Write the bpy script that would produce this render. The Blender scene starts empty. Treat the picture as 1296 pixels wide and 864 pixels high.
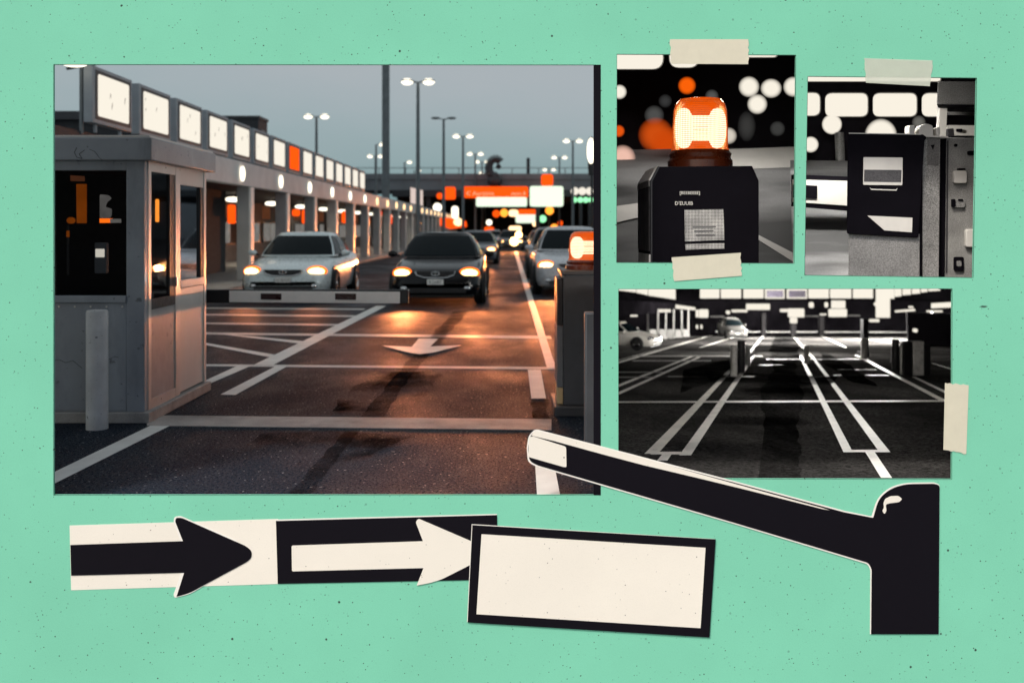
import bpy, bmesh, math, random
from mathutils import Vector, Matrix
random.seed(7)
C = bpy.context.scene.collection
SC = bpy.context.scene
F, CU, CV, H = 1300.0, 648.0, 290.0, 1.5      # focal length in photo pixels, principal point, eye height
YB = 5.6                                       # distance of the green paper board
EX = 0.8                                       # exposure
K = 2 ** -EX

# ------------------------------------------------------------------ helpers
def P(u, v, Y):
    return Vector(((u - CU) / F * Y, Y, H - (v - CV) / F * Y))
def G(u, v, z=0.0):
    Y = F * (H - z) / (v - CV)
    return Vector(((u - CU) / F * Y, Y, z))
def lin(c):
    return tuple((x / 255 / 12.92) if x / 255 < .04045 else ((x / 255 + .055) / 1.055) ** 2.4 for x in c)

WORLD = {}
def tag(o, label=None, cat=None, group=None, kind=None):
    if label: o['label'] = label
    if cat: o['category'] = cat
    if group: o['group'] = group
    if kind: o['kind'] = kind
    return o
def thing(name, label, cat, loc=(0, 0, 0), group=None, rz=0, sc=1):
    o = bpy.data.objects.new(name, None); C.objects.link(o)
    o.location = loc; o.rotation_euler = (0, 0, rz); o.scale = (sc, sc, sc)
    o.empty_display_size = .1
    WORLD[o.name] = Vector(loc)
    return tag(o, label, cat, group)

class MB:
    def __init__(s): s.v = []; s.f = []; s.sm = []
    def add(s, vs, fs, smooth=False):
        n = len(s.v); s.v += [Vector(p) for p in vs]
        s.f += [[i + n for i in f] for f in fs]; s.sm += [smooth] * len(fs); return s
    def box(s, x0, x1, y0, y1, z0, z1):
        vs = [(x, y, z) for z in (z0, z1) for y in (y0, y1) for x in (x0, x1)]
        return s.add(vs, [(0, 2, 3, 1), (4, 5, 7, 6), (0, 1, 5, 4), (2, 6, 7, 3), (0, 4, 6, 2), (1, 3, 7, 5)])
    def prism(s, pts, d):                       # polygon of 3-D points pushed along d
        n = len(pts); d = Vector(d); a = [Vector(p) for p in pts]
        nn = Vector((0, 0, 0))
        for i in range(n): nn += a[i].cross(a[(i + 1) % n])
        if nn.dot(d) > 0: a = a[::-1]
        vs = a + [p + d for p in a]
        fs = [list(range(n)), list(range(2 * n - 1, n - 1, -1))]
        fs += [(i, n + i, n + (i + 1) % n, (i + 1) % n) for i in range(n)]
        fs = [fs[0]] + [fs[1]] + [tuple(reversed(f)) for f in fs[2:]] 
        return s.add(vs, fs)
    def px(s, pts, Y, t, dx=0):                 # outline at distance Y, thickness t away from the eye (dx: sides run obliquely)
        return s.prism([P(u, v, Y) for u, v in pts], (dx * t, t, 0))
    def tube(s, p0, p1, r0, r1=None, n=12, cap=True):
        r1 = r0 if r1 is None else r1; p0 = Vector(p0); p1 = Vector(p1); d = (p1 - p0).normalized()
        a = d.orthogonal().normalized(); b = d.cross(a)
        vs = []
        for p, r in ((p0, r0), (p1, r1)):
            vs += [p + (a * math.cos(t) + b * math.sin(t)) * r for t in [2 * math.pi * i / n for i in range(n)]]
        s.add(vs, [(i, (i + 1) % n, n + (i + 1) % n, n + i) for i in range(n)], True)
        if cap: s.add(vs, [list(range(n - 1, -1, -1)), list(range(n, 2 * n))])
        return s
    def lathe(s, c, prof, n=32, axis='z'):
        vs = []; c = Vector(c)
        for r, h in prof:
            for i in range(n):
                t = 2 * math.pi * i / n; x, y = r * math.cos(t), r * math.sin(t)
                vs.append(c + (Vector((x, y, h)) if axis == 'z' else Vector((h, x, y)) if axis == 'x' else Vector((x, h, -y))))
        fs = []
        for k in range(len(prof) - 1):
            for i in range(n):
                j = (i + 1) % n; fs.append((k * n + i, k * n + j, (k + 1) * n + j, (k + 1) * n + i))
        s.add(vs, fs, True)
        return s
    def ell(s, c, rx, ry, rz, n=16, m=9, rot=None, power=1.0):
        vs = []; c = Vector(c)
        for k in range(m + 1):
            ph = math.pi * k / m
            for i in range(n):
                t = 2 * math.pi * i / n
                f = lambda q: math.copysign(abs(q) ** power, q)
                p = Vector((rx * f(math.sin(ph)) * f(math.cos(t)), ry * f(math.sin(ph)) * f(math.sin(t)), rz * f(math.cos(ph))))
                vs.append(c + (rot @ p if rot else p))
        fs = [(k * n + i, (k + 1) * n + i, (k + 1) * n + (i + 1) % n, k * n + (i + 1) % n) for k in range(m) for i in range(n)]
        return s.add(vs, fs, True)
    def build(s, name, m, parent=None, local=False, bevel=0, ang=35, seg=2):
        off = Vector((0, 0, 0))
        if parent is not None and not local: off = WORLD[parent.name]
        me = bpy.data.meshes.new(name)
        me.from_pydata([p - off for p in s.v], [], s.f)
        bm = bmesh.new(); bm.from_mesh(me); bmesh.ops.remove_doubles(bm, verts=bm.verts, dist=1e-5)
        bmesh.ops.dissolve_degenerate(bm, edges=bm.edges, dist=1e-6)
        bmesh.ops.recalc_face_normals(bm, faces=bm.faces)
        for f in bm.faces: f.smooth = True
        bm.to_mesh(me); bm.free()
        me.set_sharp_from_angle(angle=math.radians(ang))
        o = bpy.data.objects.new(name, me); C.objects.link(o); me.materials.append(m)
        if parent is not None: o.parent = parent
        WORLD[o.name] = off
        if bevel:
            b = o.modifiers.new('bevel', 'BEVEL'); b.width = bevel; b.segments = seg; b.limit_method = 'ANGLE'
        return o

def sheet(pts, name, m, parent=None):
    return MB().add(pts, [list(range(len(pts)))]).build(name, m, parent)

def rounded(pts, r, n=5):
    """round the corners of a 2-D outline (pixels)"""
    out = []; N = len(pts)
    for i in range(N):
        p = Vector(pts[i]); a = Vector(pts[i - 1]) - p; b = Vector(pts[(i + 1) % N]) - p
        rr = r[i] if isinstance(r, (list, tuple)) else r
        k = min(rr, a.length * .49, b.length * .49)
        if k < .05: out.append(tuple(p)); continue
        A = p + a.normalized() * k; B = p + b.normalized() * k
        for j in range(n + 1):
            t = j / n; out.append(tuple(A * (1 - t) ** 2 + p * 2 * t * (1 - t) + B * t * t))
    return out
def rrect(u0, v0, u1, v1, r): return rounded([(u0, v0), (u1, v0), (u1, v1), (u0, v1)], r)
def circle(u, v, r, n=28, sx=1): return [(u + sx * r * math.cos(2 * math.pi * i / n), v + r * math.sin(2 * math.pi * i / n)) for i in range(n)]

# ------------------------------------------------------------------ materials
def new_mat(name):
    m = bpy.data.materials.new(name); m.use_nodes = True
    nt = m.node_tree; nt.nodes.clear()
    out = nt.nodes.new('ShaderNodeOutputMaterial')
    return m, nt, out
def N(nt, t, **kw):
    n = nt.nodes.new(t)
    for k, v in kw.items():
        if hasattr(n, k): setattr(n, k, v)
        else: n.inputs[k.replace('_', ' ')].default_value = v
    return n
def noise(nt, scale, detail=4, rough=.6, coord='Object', stretch=None):
    tc = N(nt, 'ShaderNodeTexCoord'); n = N(nt, 'ShaderNodeTexNoise', Scale=scale, Detail=detail, Roughness=rough)
    if stretch:
        mp = N(nt, 'ShaderNodeMapping'); mp.inputs['Scale'].default_value = stretch
        nt.links.new(tc.outputs[coord], mp.inputs[0]); nt.links.new(mp.outputs[0], n.inputs['Vector'])
    else: nt.links.new(tc.outputs[coord], n.inputs['Vector'])
    return n.outputs['Fac']
def ramp(nt, fac, stops):
    r = N(nt, 'ShaderNodeValToRGB'); nt.links.new(fac, r.inputs[0])
    e = r.color_ramp.elements
    while len(e) < len(stops): e.new(.5)
    for el, (p, c) in zip(e, stops):
        el.position = p; el.color = (c, c, c, 1) if isinstance(c, (int, float)) else (*c, 1)
    return r.outputs[0]
def mixc(nt, fac, a, b, mode='MIX'):
    m = N(nt, 'ShaderNodeMix', data_type='RGBA', blend_type=mode)
    for s, x in ((m.inputs[0], fac), (m.inputs[6], a), (m.inputs[7], b)):
        if hasattr(x, 'is_output'): nt.links.new(x, s)
        elif isinstance(x, (int, float)): s.default_value = x
        else: s.default_value = (*x, 1)
    return m.outputs[2]

def surf(name, col, rough=.6, metal=0, var=.15, scale=6, bump=0, bscale=60, coat=0, dirt=0, spec=.5, grain=0, gscale=300, pits=0, pscale=14):
    m, nt, out = new_mat(name)
    b = N(nt, 'ShaderNodeBsdfPrincipled'); nt.links.new(b.outputs[0], out.inputs[0])
    b.inputs['Metallic'].default_value = metal; b.inputs['Coat Weight'].default_value = coat
    b.inputs['Specular IOR Level'].default_value = spec; b.inputs['Coat Roughness'].default_value = .06
    a = tuple(max(0, c * (1 - var)) for c in col); h = tuple(min(1, c * (1 + var)) for c in col)
    c = mixc(nt, ramp(nt, noise(nt, scale), [(.3, 0.), (.7, 1.)]), a, h)
    if grain:
        c = mixc(nt, grain, c, ramp(nt, noise(nt, gscale, 2), [(.3, .0), (.7, 1.)]), 'OVERLAY')
    if dirt:
        c = mixc(nt, ramp(nt, noise(nt, scale * .7, 8, .7, stretch=(1, 1, .35)), [(.55, 0.), (.75, dirt)]), c, tuple(x * .35 for x in col))
    if pits:
        for ps, lim in ((pscale, .45), (pscale * 2.7, .6)):
            tc = N(nt, 'ShaderNodeTexCoord'); v = N(nt, 'ShaderNodeTexVoronoi', Scale=ps); nz = N(nt, 'ShaderNodeTexNoise', Scale=ps * 4, Detail=3.0)
            ad = N(nt, 'ShaderNodeVectorMath', operation='MULTIPLY_ADD'); ad.inputs[1].default_value = (.5 / ps,) * 3
            nt.links.new(tc.outputs['Object'], nz.inputs['Vector']); nt.links.new(nz.outputs['Color'], ad.inputs[0]); nt.links.new(tc.outputs['Object'], ad.inputs[2]); nt.links.new(ad.outputs[0], v.inputs['Vector'])
            sp = N(nt, 'ShaderNodeSeparateColor'); nt.links.new(v.outputs['Color'], sp.inputs[0])
            mu = N(nt, 'ShaderNodeMath', operation='MULTIPLY'); nt.links.new(ramp(nt, v.outputs['Distance'], [(.08, pits), (.16, 0.)]), mu.inputs[0])
            nt.links.new(ramp(nt, sp.outputs[0], [(lim, 0.), (lim + .01, 1.)]), mu.inputs[1])
            c = mixc(nt, mu.outputs[0], c, tuple(x * .12 for x in col))
    nt.links.new(c, b.inputs['Base Color'])
    nt.links.new(ramp(nt, noise(nt, scale * 2.3), [(.3, max(.02, rough - .08)), (.7, min(1, rough + .08))]), b.inputs['Roughness'])
    if bump:
        bp = N(nt, 'ShaderNodeBump', Strength=bump, Distance=.01); nt.links.new(noise(nt, bscale, 6), bp.inputs['Height'])
        nt.links.new(bp.outputs[0], b.inputs['Normal'])
    return m
def glow(name, srgb, k=1.0, var=0):
    """something that gives off light; k = brightness over paper white"""
    m, nt, out = new_mat(name)
    e = N(nt, 'ShaderNodeEmission'); c = tuple(x * K for x in lin(srgb))
    e.inputs[0].default_value = (*c, 1); e.inputs[1].default_value = k
    if var:
        nt.links.new(mixc(nt, ramp(nt, noise(nt, 3.5, 5), [(.3, 0.), (.7, 1.)]), tuple(x * (1 - var) for x in c), c), e.inputs[0])
    nt.links.new(e.outputs[0], out.inputs[0]); return m
def soft_lamp(name, srgb, k, centre, rad, edge=.35, sx=1.0):
    """out-of-focus lamp as a disc: gives off light, blurred rim fading to clear (object space of the lamp)"""
    m, nt, out = new_mat(name)
    tc = N(nt, 'ShaderNodeTexCoord'); mp = N(nt, 'ShaderNodeMapping', vector_type='POINT')
    mp.inputs['Location'].default_value = (-centre[0] / (rad * sx), 0, -centre[2] / rad)
    mp.inputs['Scale'].default_value = (1 / (rad * sx), 0, 1 / rad)
    ln = N(nt, 'ShaderNodeVectorMath', operation='LENGTH')
    nt.links.new(tc.outputs['Object'], mp.inputs[0]); nt.links.new(mp.outputs[0], ln.inputs[0])
    fac = ramp(nt, ln.outputs['Value'], [(1 - edge, 1.), (.995, 0.)])
    e = N(nt, 'ShaderNodeEmission'); e.inputs[0].default_value = (*[x * K for x in lin(srgb)], 1); e.inputs[1].default_value = k
    t = N(nt, 'ShaderNodeBsdfTransparent'); x = N(nt, 'ShaderNodeMixShader')
    nt.links.new(fac, x.inputs[0]); nt.links.new(t.outputs[0], x.inputs[1]); nt.links.new(e.outputs[0], x.inputs[2])
    nt.links.new(x.outputs[0], out.inputs[0]); return m
def glass(name, tint=.35, rough=.03):
    m, nt, out = new_mat(name)
    t = N(nt, 'ShaderNodeBsdfTransparent'); t.inputs[0].default_value = (tint, tint * 1.02, tint * 1.03, 1)
    g = N(nt, 'ShaderNodeBsdfGlossy', Roughness=rough); g.inputs[0].default_value = (.6, .64, .68, 1)
    f = N(nt, 'ShaderNodeFresnel', IOR=1.32); x = N(nt, 'ShaderNodeMixShader')
    nt.links.new(f.outputs[0], x.inputs[0]); nt.links.new(t.outputs[0], x.inputs[1]); nt.links.new(g.outputs[0], x.inputs[2])
    nt.links.new(x.outputs[0], out.inputs[0]); return m
def paper(name, col, specks=True, grain=.10, speck_col=(.03, .035, .03), rough=.85, dens=1.0, spec=.2):
    m, nt, out = new_mat(name)
    b = N(nt, 'ShaderNodeBsdfPrincipled', Roughness=rough); b.inputs['Specular IOR Level'].default_value = spec
    tc = N(nt, 'ShaderNodeTexCoord')
    c = mixc(nt, ramp(nt, noise(nt, 1.1, 3), [(.3, 0.), (.7, 1.)]), tuple(x * .94 for x in col), tuple(min(1, x * 1.035) for x in col))
    c = mixc(nt, ramp(nt, noise(nt, 9, 6, .75), [(.3, 0.), (.75, .35)]), c, tuple(x * .93 for x in col))
    c = mixc(nt, ramp(nt, noise(nt, 170, 3, .8), [(.32, grain), (.5, 0.)]), c, tuple(x * .45 for x in col))
    if specks:
        for sc, lim, r0, r1, stretch in ((26, .90, .075, .12, 1), (11, .86, .055, .085, 1), (6.5, .74, .03, .05, 1), (5, .8, .028, .042, 3.4), (60, .88, .12, .22, 1)):
            v = N(nt, 'ShaderNodeTexVoronoi', Scale=sc)
            mp = N(nt, 'ShaderNodeMapping'); mp.inputs['Rotation'].default_value = (0, sc, 0); mp.inputs['Scale'].default_value = (1 / stretch, 0, 1)
            nz = N(nt, 'ShaderNodeTexNoise', Scale=90.0, Detail=2.0)
            nt.links.new(tc.outputs['Object'], nz.inputs['Vector'])
            ad = N(nt, 'ShaderNodeVectorMath', operation='MULTIPLY_ADD'); ad.inputs[1].default_value = (.006, .006, .006)
            nt.links.new(nz.outputs['Color'], ad.inputs[0]); nt.links.new(tc.outputs['Object'], ad.inputs[2])
            nt.links.new(ad.outputs[0], mp.inputs[0]); nt.links.new(mp.outputs[0], v.inputs['Vector'])
            near = ramp(nt, v.outputs['Distance'], [(r0, 1.), (r1, 0.)])
            sp = N(nt, 'ShaderNodeSeparateColor'); nt.links.new(v.outputs['Color'], sp.inputs[0])
            pick = N(nt, 'ShaderNodeMath', operation='GREATER_THAN'); nt.links.new(sp.outputs[0], pick.inputs[0]); pick.inputs[1].default_value = 1 - (1 - lim) * dens
            mu = N(nt, 'ShaderNodeMath', operation='MULTIPLY'); nt.links.new(near, mu.inputs[0]); nt.links.new(pick.outputs[0], mu.inputs[1])
            mv = N(nt, 'ShaderNodeMath', operation='MULTIPLY'); nt.links.new(mu.outputs[0], mv.inputs[0])
            nt.links.new(ramp(nt, sp.outputs[1], [(0., .35), (1., .95)]), mv.inputs[1])
            c = mixc(nt, mv.outputs[0], c, speck_col)
    nt.links.new(c, b.inputs['Base Color'])
    bp = N(nt, 'ShaderNodeBump', Strength=.25, Distance=.002); nt.links.new(noise(nt, 120, 5), bp.inputs['Height']); nt.links.new(bp.outputs[0], b.inputs['Normal'])
    nt.links.new(b.outputs[0], out.inputs[0]); return m
def tape_mat(name, col, clear):
    m, nt, out = new_mat(name)
    b = N(nt, 'ShaderNodeBsdfPrincipled', Roughness=.55)
    c = mixc(nt, ramp(nt, noise(nt, 14, 6, .7), [(.3, 0.), (.7, 1.)]), tuple(x * .93 for x in col), col)
    nt.links.new(c, b.inputs['Base Color'])
    bp = N(nt, 'ShaderNodeBump', Strength=.5, Distance=.003); nt.links.new(noise(nt, 45, 6, stretch=(1, 1, .3)), bp.inputs['Height']); nt.links.new(bp.outputs[0], b.inputs['Normal'])
    t = N(nt, 'ShaderNodeBsdfTransparent'); x = N(nt, 'ShaderNodeMixShader'); x.inputs[0].default_value = clear
    nt.links.new(b.outputs[0], x.inputs[1]); nt.links.new(t.outputs[0], x.inputs[2]); nt.links.new(x.outputs[0], out.inputs[0]); return m
def matte(name, col, var=.5, scale=40):
    m, nt, out = new_mat(name); b = N(nt, 'ShaderNodeBsdfDiffuse')
    c = mixc(nt, ramp(nt, noise(nt, scale, 6, .85), [(.38, 0.), (.64, 1.)]), tuple(x * (1 - var) for x in col), tuple(x * (1 + var) for x in col))
    c = mixc(nt, ramp(nt, noise(nt, .9, 6, .65, stretch=(1, .4, 1)), [(.4, 0.), (.6, .7)]), c, tuple(x * .3 for x in col))
    nt.links.new(c, b.inputs[0]); nt.links.new(b.outputs[0], out.inputs[0]); return m
def asphalt(name, col, rlo=.32, rhi=.75, wear=.5, gs=140, spec=.5, sparkle_chips=.55):
    m, nt, out = new_mat(name)
    b = N(nt, 'ShaderNodeBsdfPrincipled'); nt.links.new(b.outputs[0], out.inputs[0]); b.inputs['Specular IOR Level'].default_value = spec
    c = mixc(nt, ramp(nt, noise(nt, gs, 6, .85), [(.38, 0.), (.64, 1.)]), tuple(x * .3 for x in col), tuple(x * 1.9 for x in col))
    c = mixc(nt, ramp(nt, noise(nt, .55, 7, .65, stretch=(1, .45, 1)), [(.42, 0.), (.62, wear)]), c, tuple(x * .35 for x in col))
    c = mixc(nt, ramp(nt, noise(nt, 38, 1, .5), [(.715, 0.), (.74, sparkle_chips)]), c, (.40, .40, .40))  # pale stone grit, also painted in as sparkle on the road
    nt.links.new(ramp(nt, noise(nt, gs * 1.3, 4, .8), [(.42, 0.), (.66, spec * 3.2)]), b.inputs['Specular IOR Level'])
    nt.links.new(c, b.inputs['Base Color'])
    nt.links.new(ramp(nt, noise(nt, .8, 6, .65, stretch=(1, .5, 1)), [(.38, rlo), (.65, rhi)]), b.inputs['Roughness'])
    bp = N(nt, 'ShaderNodeBump', Strength=.9, Distance=.016); nt.links.new(noise(nt, gs * .8, 5, .75), bp.inputs['Height']); nt.links.new(bp.outputs[0], b.inputs['Normal'])
    return m
def worn_paint(name, col, scale=9, amount=.55, soft=False):
    m, nt, out = new_mat(name)
    b = N(nt, 'ShaderNodeBsdfPrincipled', Roughness=.55); t = N(nt, 'ShaderNodeBsdfTransparent'); x = N(nt, 'ShaderNodeMixShader')
    c = mixc(nt, ramp(nt, noise(nt, 3, 5), [(.3, 0.), (.7, 1.)]), tuple(q * .75 for q in col), col)
    nt.links.new(c, b.inputs['Base Color'])
    a = ramp(nt, noise(nt, scale, 9, .78), [(.60, 0.), (.74, amount)])
    nt.links.new(a, x.inputs[0]); nt.links.new(b.outputs[0], x.inputs[1]); nt.links.new(t.outputs[0], x.inputs[2]); nt.links.new(x.outputs[0], out.inputs[0])
    return m
def stain(name, col, alpha=.8, scale=2.2, lo=.4, hi=.6, stretch=None):
    m, nt, out = new_mat(name)
    b = N(nt, 'ShaderNodeBsdfDiffuse'); b.inputs[0].default_value = (*col, 1)
    t = N(nt, 'ShaderNodeBsdfTransparent'); x = N(nt, 'ShaderNodeMixShader')
    nt.links.new(ramp(nt, noise(nt, scale, 7, .65, stretch=stretch), [(lo, 0.), (hi, alpha)]), x.inputs[0])
    nt.links.new(t.outputs[0], x.inputs[1]); nt.links.new(b.outputs[0], x.inputs[2]); nt.links.new(x.outputs[0], out.inputs[0]); return m

CREAM = (252, 244, 228)
M = {}
M['green'] = paper('mint paper', (.205, .60, .415), grain=.2, dens=1.7)
M['backing'] = surf('neutral board back', (.16, .165, .18), .9)  # grey put on the unseen board back to keep green bounce out
M['cream'] = paper('cream paper', (.83, .78, .68), grain=.08, dens=.55, speck_col=(.1, .09, .08))
M['white_edge'] = paper('white cut edge', (.84, .81, .74), specks=False, grain=.05)
M['ink'] = paper('black ink paper', (.006, .005, .008), specks=False, grain=.0, rough=.8, spec=.08)
M['tape'] = tape_mat('masking tape', (.72, .68, .53), .10)
M['tape_clear'] = tape_mat('thin masking tape', (.70, .74, .62), .42)
M['asphalt'] = asphalt('asphalt', (.0075, .0145, .0255), .48, .85, .5, 42, .14, .8)
M['pave'] = asphalt('pavement', (.16, .16, .15), .6, .9)
M['paint'] = worn_paint('road paint', (.72, .72, .68))
M['paint_thin'] = worn_paint('thin road paint', (.6, .6, .57), 5, .7)
M['tar'] = stain('tar seam', (.0045, .004, .0045), .62, 2.4, .2, .66)
M['oil'] = stain('oil stain', (.005, .005, .006), .85, 1.3, .45, .62, (1, .6, 1))
M['concrete'] = surf('concrete', (.30, .29, .275), .75, var=.22, scale=4, bump=.4, dirt=.7, grain=.12, gscale=90)
M['hump'] = surf('concrete strip', (.33, .31, .29), .6, var=.3, scale=3, bump=.5, dirt=.8, grain=.2, gscale=120)
M['booth'] = surf('booth enamel', (.26, .285, .315), .42, var=.12, scale=2.5, bump=.1, bscale=25, dirt=.6, coat=.1, pits=.6, pscale=6)
M['booth_light'] = surf('booth pale panel', (.55, .53, .50), .4, var=.06, scale=2, dirt=.3)
M['booth_mid'] = surf('booth scuffed panel', (.29, .295, .30), .4, var=.1, scale=4, dirt=.3, pits=.35, pscale=7)
M['alu'] = surf('aluminium', (.56, .55, .53), .35, metal=.5, var=.08, scale=4)
M['black'] = surf('black plastic', (.012, .012, .014), .45, var=.2, scale=8)
M['rubber'] = surf('rubber', (.015, .015, .016), .8, var=.2, scale=12)
M['dark'] = surf('dark steel', (.035, .038, .043), .5, var=.2, scale=4, dirt=.4)
M['cab'] = surf('charcoal cabinet', (.055, .060, .068), .45, var=.15, scale=5, bump=.05, dirt=.3)
M['pole'] = surf('galvanised pole', (.16, .18, .19), .5, metal=.3, var=.15, scale=3)
M['cab_lt'] = surf('slate housing', (.16, .17, .19), .5)
M['glass'] = glass('booth glass', .55)
M['inside'] = surf('dark lining', (.02, .02, .022), .8)
M['fascia'] = surf('canopy fascia', (.66, .65, .64), .6, var=.12, scale=1.2, dirt=.4)
M['column'] = surf('painted column', (.42, .42, .42), .65, var=.1, scale=2, dirt=.4)
M['wall'] = surf('rendered wall', (.20, .19, .18), .8, var=.2, scale=1.5, dirt=.5)
M['roof'] = surf('dark roof', (.03, .033, .038), .7)
M['deck'] = surf('overpass concrete', (.20, .215, .23), .8, var=.15, scale=.3, dirt=.4)
M['pane_dim'] = glow('lit window', (150, 146, 140), .8, .5)
M['pane_warm'] = glow('brown lit window', (105, 62, 40), .8, .4)
M['sign_lit'] = glow('lit sign face', CREAM, 1.0)
M['sign_side'] = surf('sign frame', (.30, .33, .36), .5, var=.1, scale=3)
M['orange'] = glow('orange lit', (255, 82, 14), 1.5, .12)
M['orange_hot'] = glow('orange hot', (255, 150, 50), 2.2)
M['lamp'] = glow('lamp glow', (255, 244, 220), 2.4)
M['lamp_warm'] = glow('warm lamp', (255, 205, 150), 2.6)
M['head'] = glow('headlight', (255, 200, 125), 8)
M['head_o'] = glow('amber headlight rim', (255, 110, 24), 2.2)
M['green_l'] = glow('green lit', (150, 240, 175), 1.6)
M['pale_l'] = glow('pale green lit', (228, 245, 218), 1.3)
M['tail'] = glow('amber light', (255, 110, 20), 2)
M['chrome'] = surf('chrome', (.7, .7, .7), .15, metal=1, var=.05)
M['tint'] = surf('tinted glass', (.006, .010, .012), .08, var=.1, spec=.04)
M['plate'] = surf('number plate', (.85, .84, .80), .5)
M['red_ref'] = surf('dark red reflector', (.03, .008, .010), .3)
M['arm'] = surf('white arm', (.93, .91, .87), .4, var=.05, dirt=.15)

# ------------------------------------------------------------------ camera, world, sun
cam = bpy.data.cameras.new('camera'); co = bpy.data.objects.new('camera', cam); C.objects.link(co)
co.location = (0, 0, H); co.rotation_euler = (math.radians(90), 0, 0)
cam.sensor_width = 36; cam.lens = F / 1296 * 36; cam.shift_y = -(432 - CV) / 1296; cam.clip_end = 2000; cam.clip_start = .05
cam.dof.use_dof = True; cam.dof.focus_distance = YB + .1; cam.dof.aperture_fstop = 2.2
SC.camera = co
w = bpy.data.worlds.new('World'); SC.world = w; w.use_nodes = True
nt = w.node_tree; bg = nt.nodes['Background']
EL, AZ = math.radians(50), math.radians(-34)        # sun behind the camera, to its upper left
sky = nt.nodes.new('ShaderNodeTexSky'); sky.sky_type = 'NISHITA'; sky.sun_disc = False
sky.sun_elevation = EL; sky.sun_rotation = math.pi - AZ; sky.dust_density = 4; sky.air_density = 1
nt.links.new(sky.outputs[0], bg.inputs[0]); bg.inputs[1].default_value = .088
sl = bpy.data.lights.new('sun', 'SUN'); sl.energy = 1.5; sl.angle = math.radians(10); sl.color = (1, .955, .89)
so = bpy.data.objects.new('sun', sl); C.objects.link(so); so.location = (-6, -9, 12)
sun_dir = Vector((math.sin(AZ) * math.cos(EL), -math.cos(AZ) * math.cos(EL), math.sin(EL)))   # towards the sun
so.rotation_euler = (-sun_dir).to_track_quat('-Z', 'Y').to_euler()
SC.view_settings.view_transform = 'Standard'; SC.view_settings.look = 'None'; SC.view_settings.exposure = EX; SC.view_settings.gamma = 1
SC.cycles.max_bounces = 6; SC.cycles.transparent_max_bounces = 12; SC.cycles.sample_clamp_indirect = 4
SC.cycles.use_denoising = True

def lamp(kind, name, loc, energy, col, size=.1, aim=None, spot=None, blend=.6):
    l = bpy.data.lights.new(name, kind); l.energy = energy * K; l.color = col
    if kind == 'AREA': l.size = size
    else: l.shadow_soft_size = size
    if spot: l.spot_size = spot; l.spot_blend = 1.0
    o = bpy.data.objects.new(name, l); C.objects.link(o); o.location = loc
    if aim is not None: o.rotation_euler = (Vector(aim) - Vector(loc)).to_track_quat('-Z', 'Y').to_euler()
    return o

def text(s, size, loc, m, parent, name='lettering', depth=.002, align='LEFT', rot=(math.pi / 2, 0, 0), sx=1.0):
    cu = bpy.data.curves.new(name, 'FONT'); cu.body = s; cu.size = size; cu.extrude = depth; cu.align_x = align; cu.resolution_u = 2
    ob = bpy.data.objects.new(name, cu)
    C.objects.link(ob); bpy.context.view_layer.update()
    me = bpy.data.meshes.new_from_object(ob.evaluated_get(bpy.context.evaluated_depsgraph_get()))
    bpy.data.objects.remove(ob)
    o = bpy.data.objects.new(name, me); C.objects.link(o); me.materials.clear(); me.materials.append(m)
    o.location = Vector(loc) - (WORLD.get(parent.name, Vector()) if parent is not None else Vector()); o.rotation_euler = rot; o.scale = (sx, 1, 1); o.parent = parent
    return o

# ================================================================== THE GREEN BOARD AND ITS PAPERS
WIN = {'main': [(68, 82), (760, 82.5), (760, 626), (68, 626)],
       'beacon': [(781, 69), (1007, 70), (1005, 333), (780.5, 332)],
       'machine': [(1022.6, 97), (1236, 99), (1231.5, 351), (1018.6, 348)],
       'lot': [(783, 366), (1205, 365.5), (1204.5, 606), (783, 605)]}
def board():
    bm = bmesh.new(); es = []
    def loop(pts):
        vs = [bm.verts.new(p) for p in pts]
        for i in range(len(vs)): es.append(bm.edges.new((vs[i], vs[(i + 1) % len(vs)])))
    loop([(-5.5, YB, -1.6), (6.5, YB, -1.6), (6.5, YB, 5.2), (-5.5, YB, 5.2)])
    for q in WIN.values(): loop([P(u, v, YB) for u, v in q])
    bmesh.ops.triangle_fill(bm, edges=es, use_beauty=True)
    r = bmesh.ops.extrude_face_region(bm, geom=bm.faces[:])
    bmesh.ops.translate(bm, verts=[g for g in r['geom'] if isinstance(g, bmesh.types.BMVert)], vec=(0, .014, 0))
    bmesh.ops.recalc_face_normals(bm, faces=bm.faces)
    me = bpy.data.meshes.new('paper_board'); bm.to_mesh(me); bm.free(); me.materials.append(M['green']); me.materials.append(M['backing'])
    for p in me.polygons:
        if p.center.y > YB + .013: p.material_index = 1
    o = bpy.data.objects.new('paper_board', me); C.objects.link(o)
    return tag(o, 'mint green speckled paper board that carries all the pasted pictures and cut-outs', 'board')
board()

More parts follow.
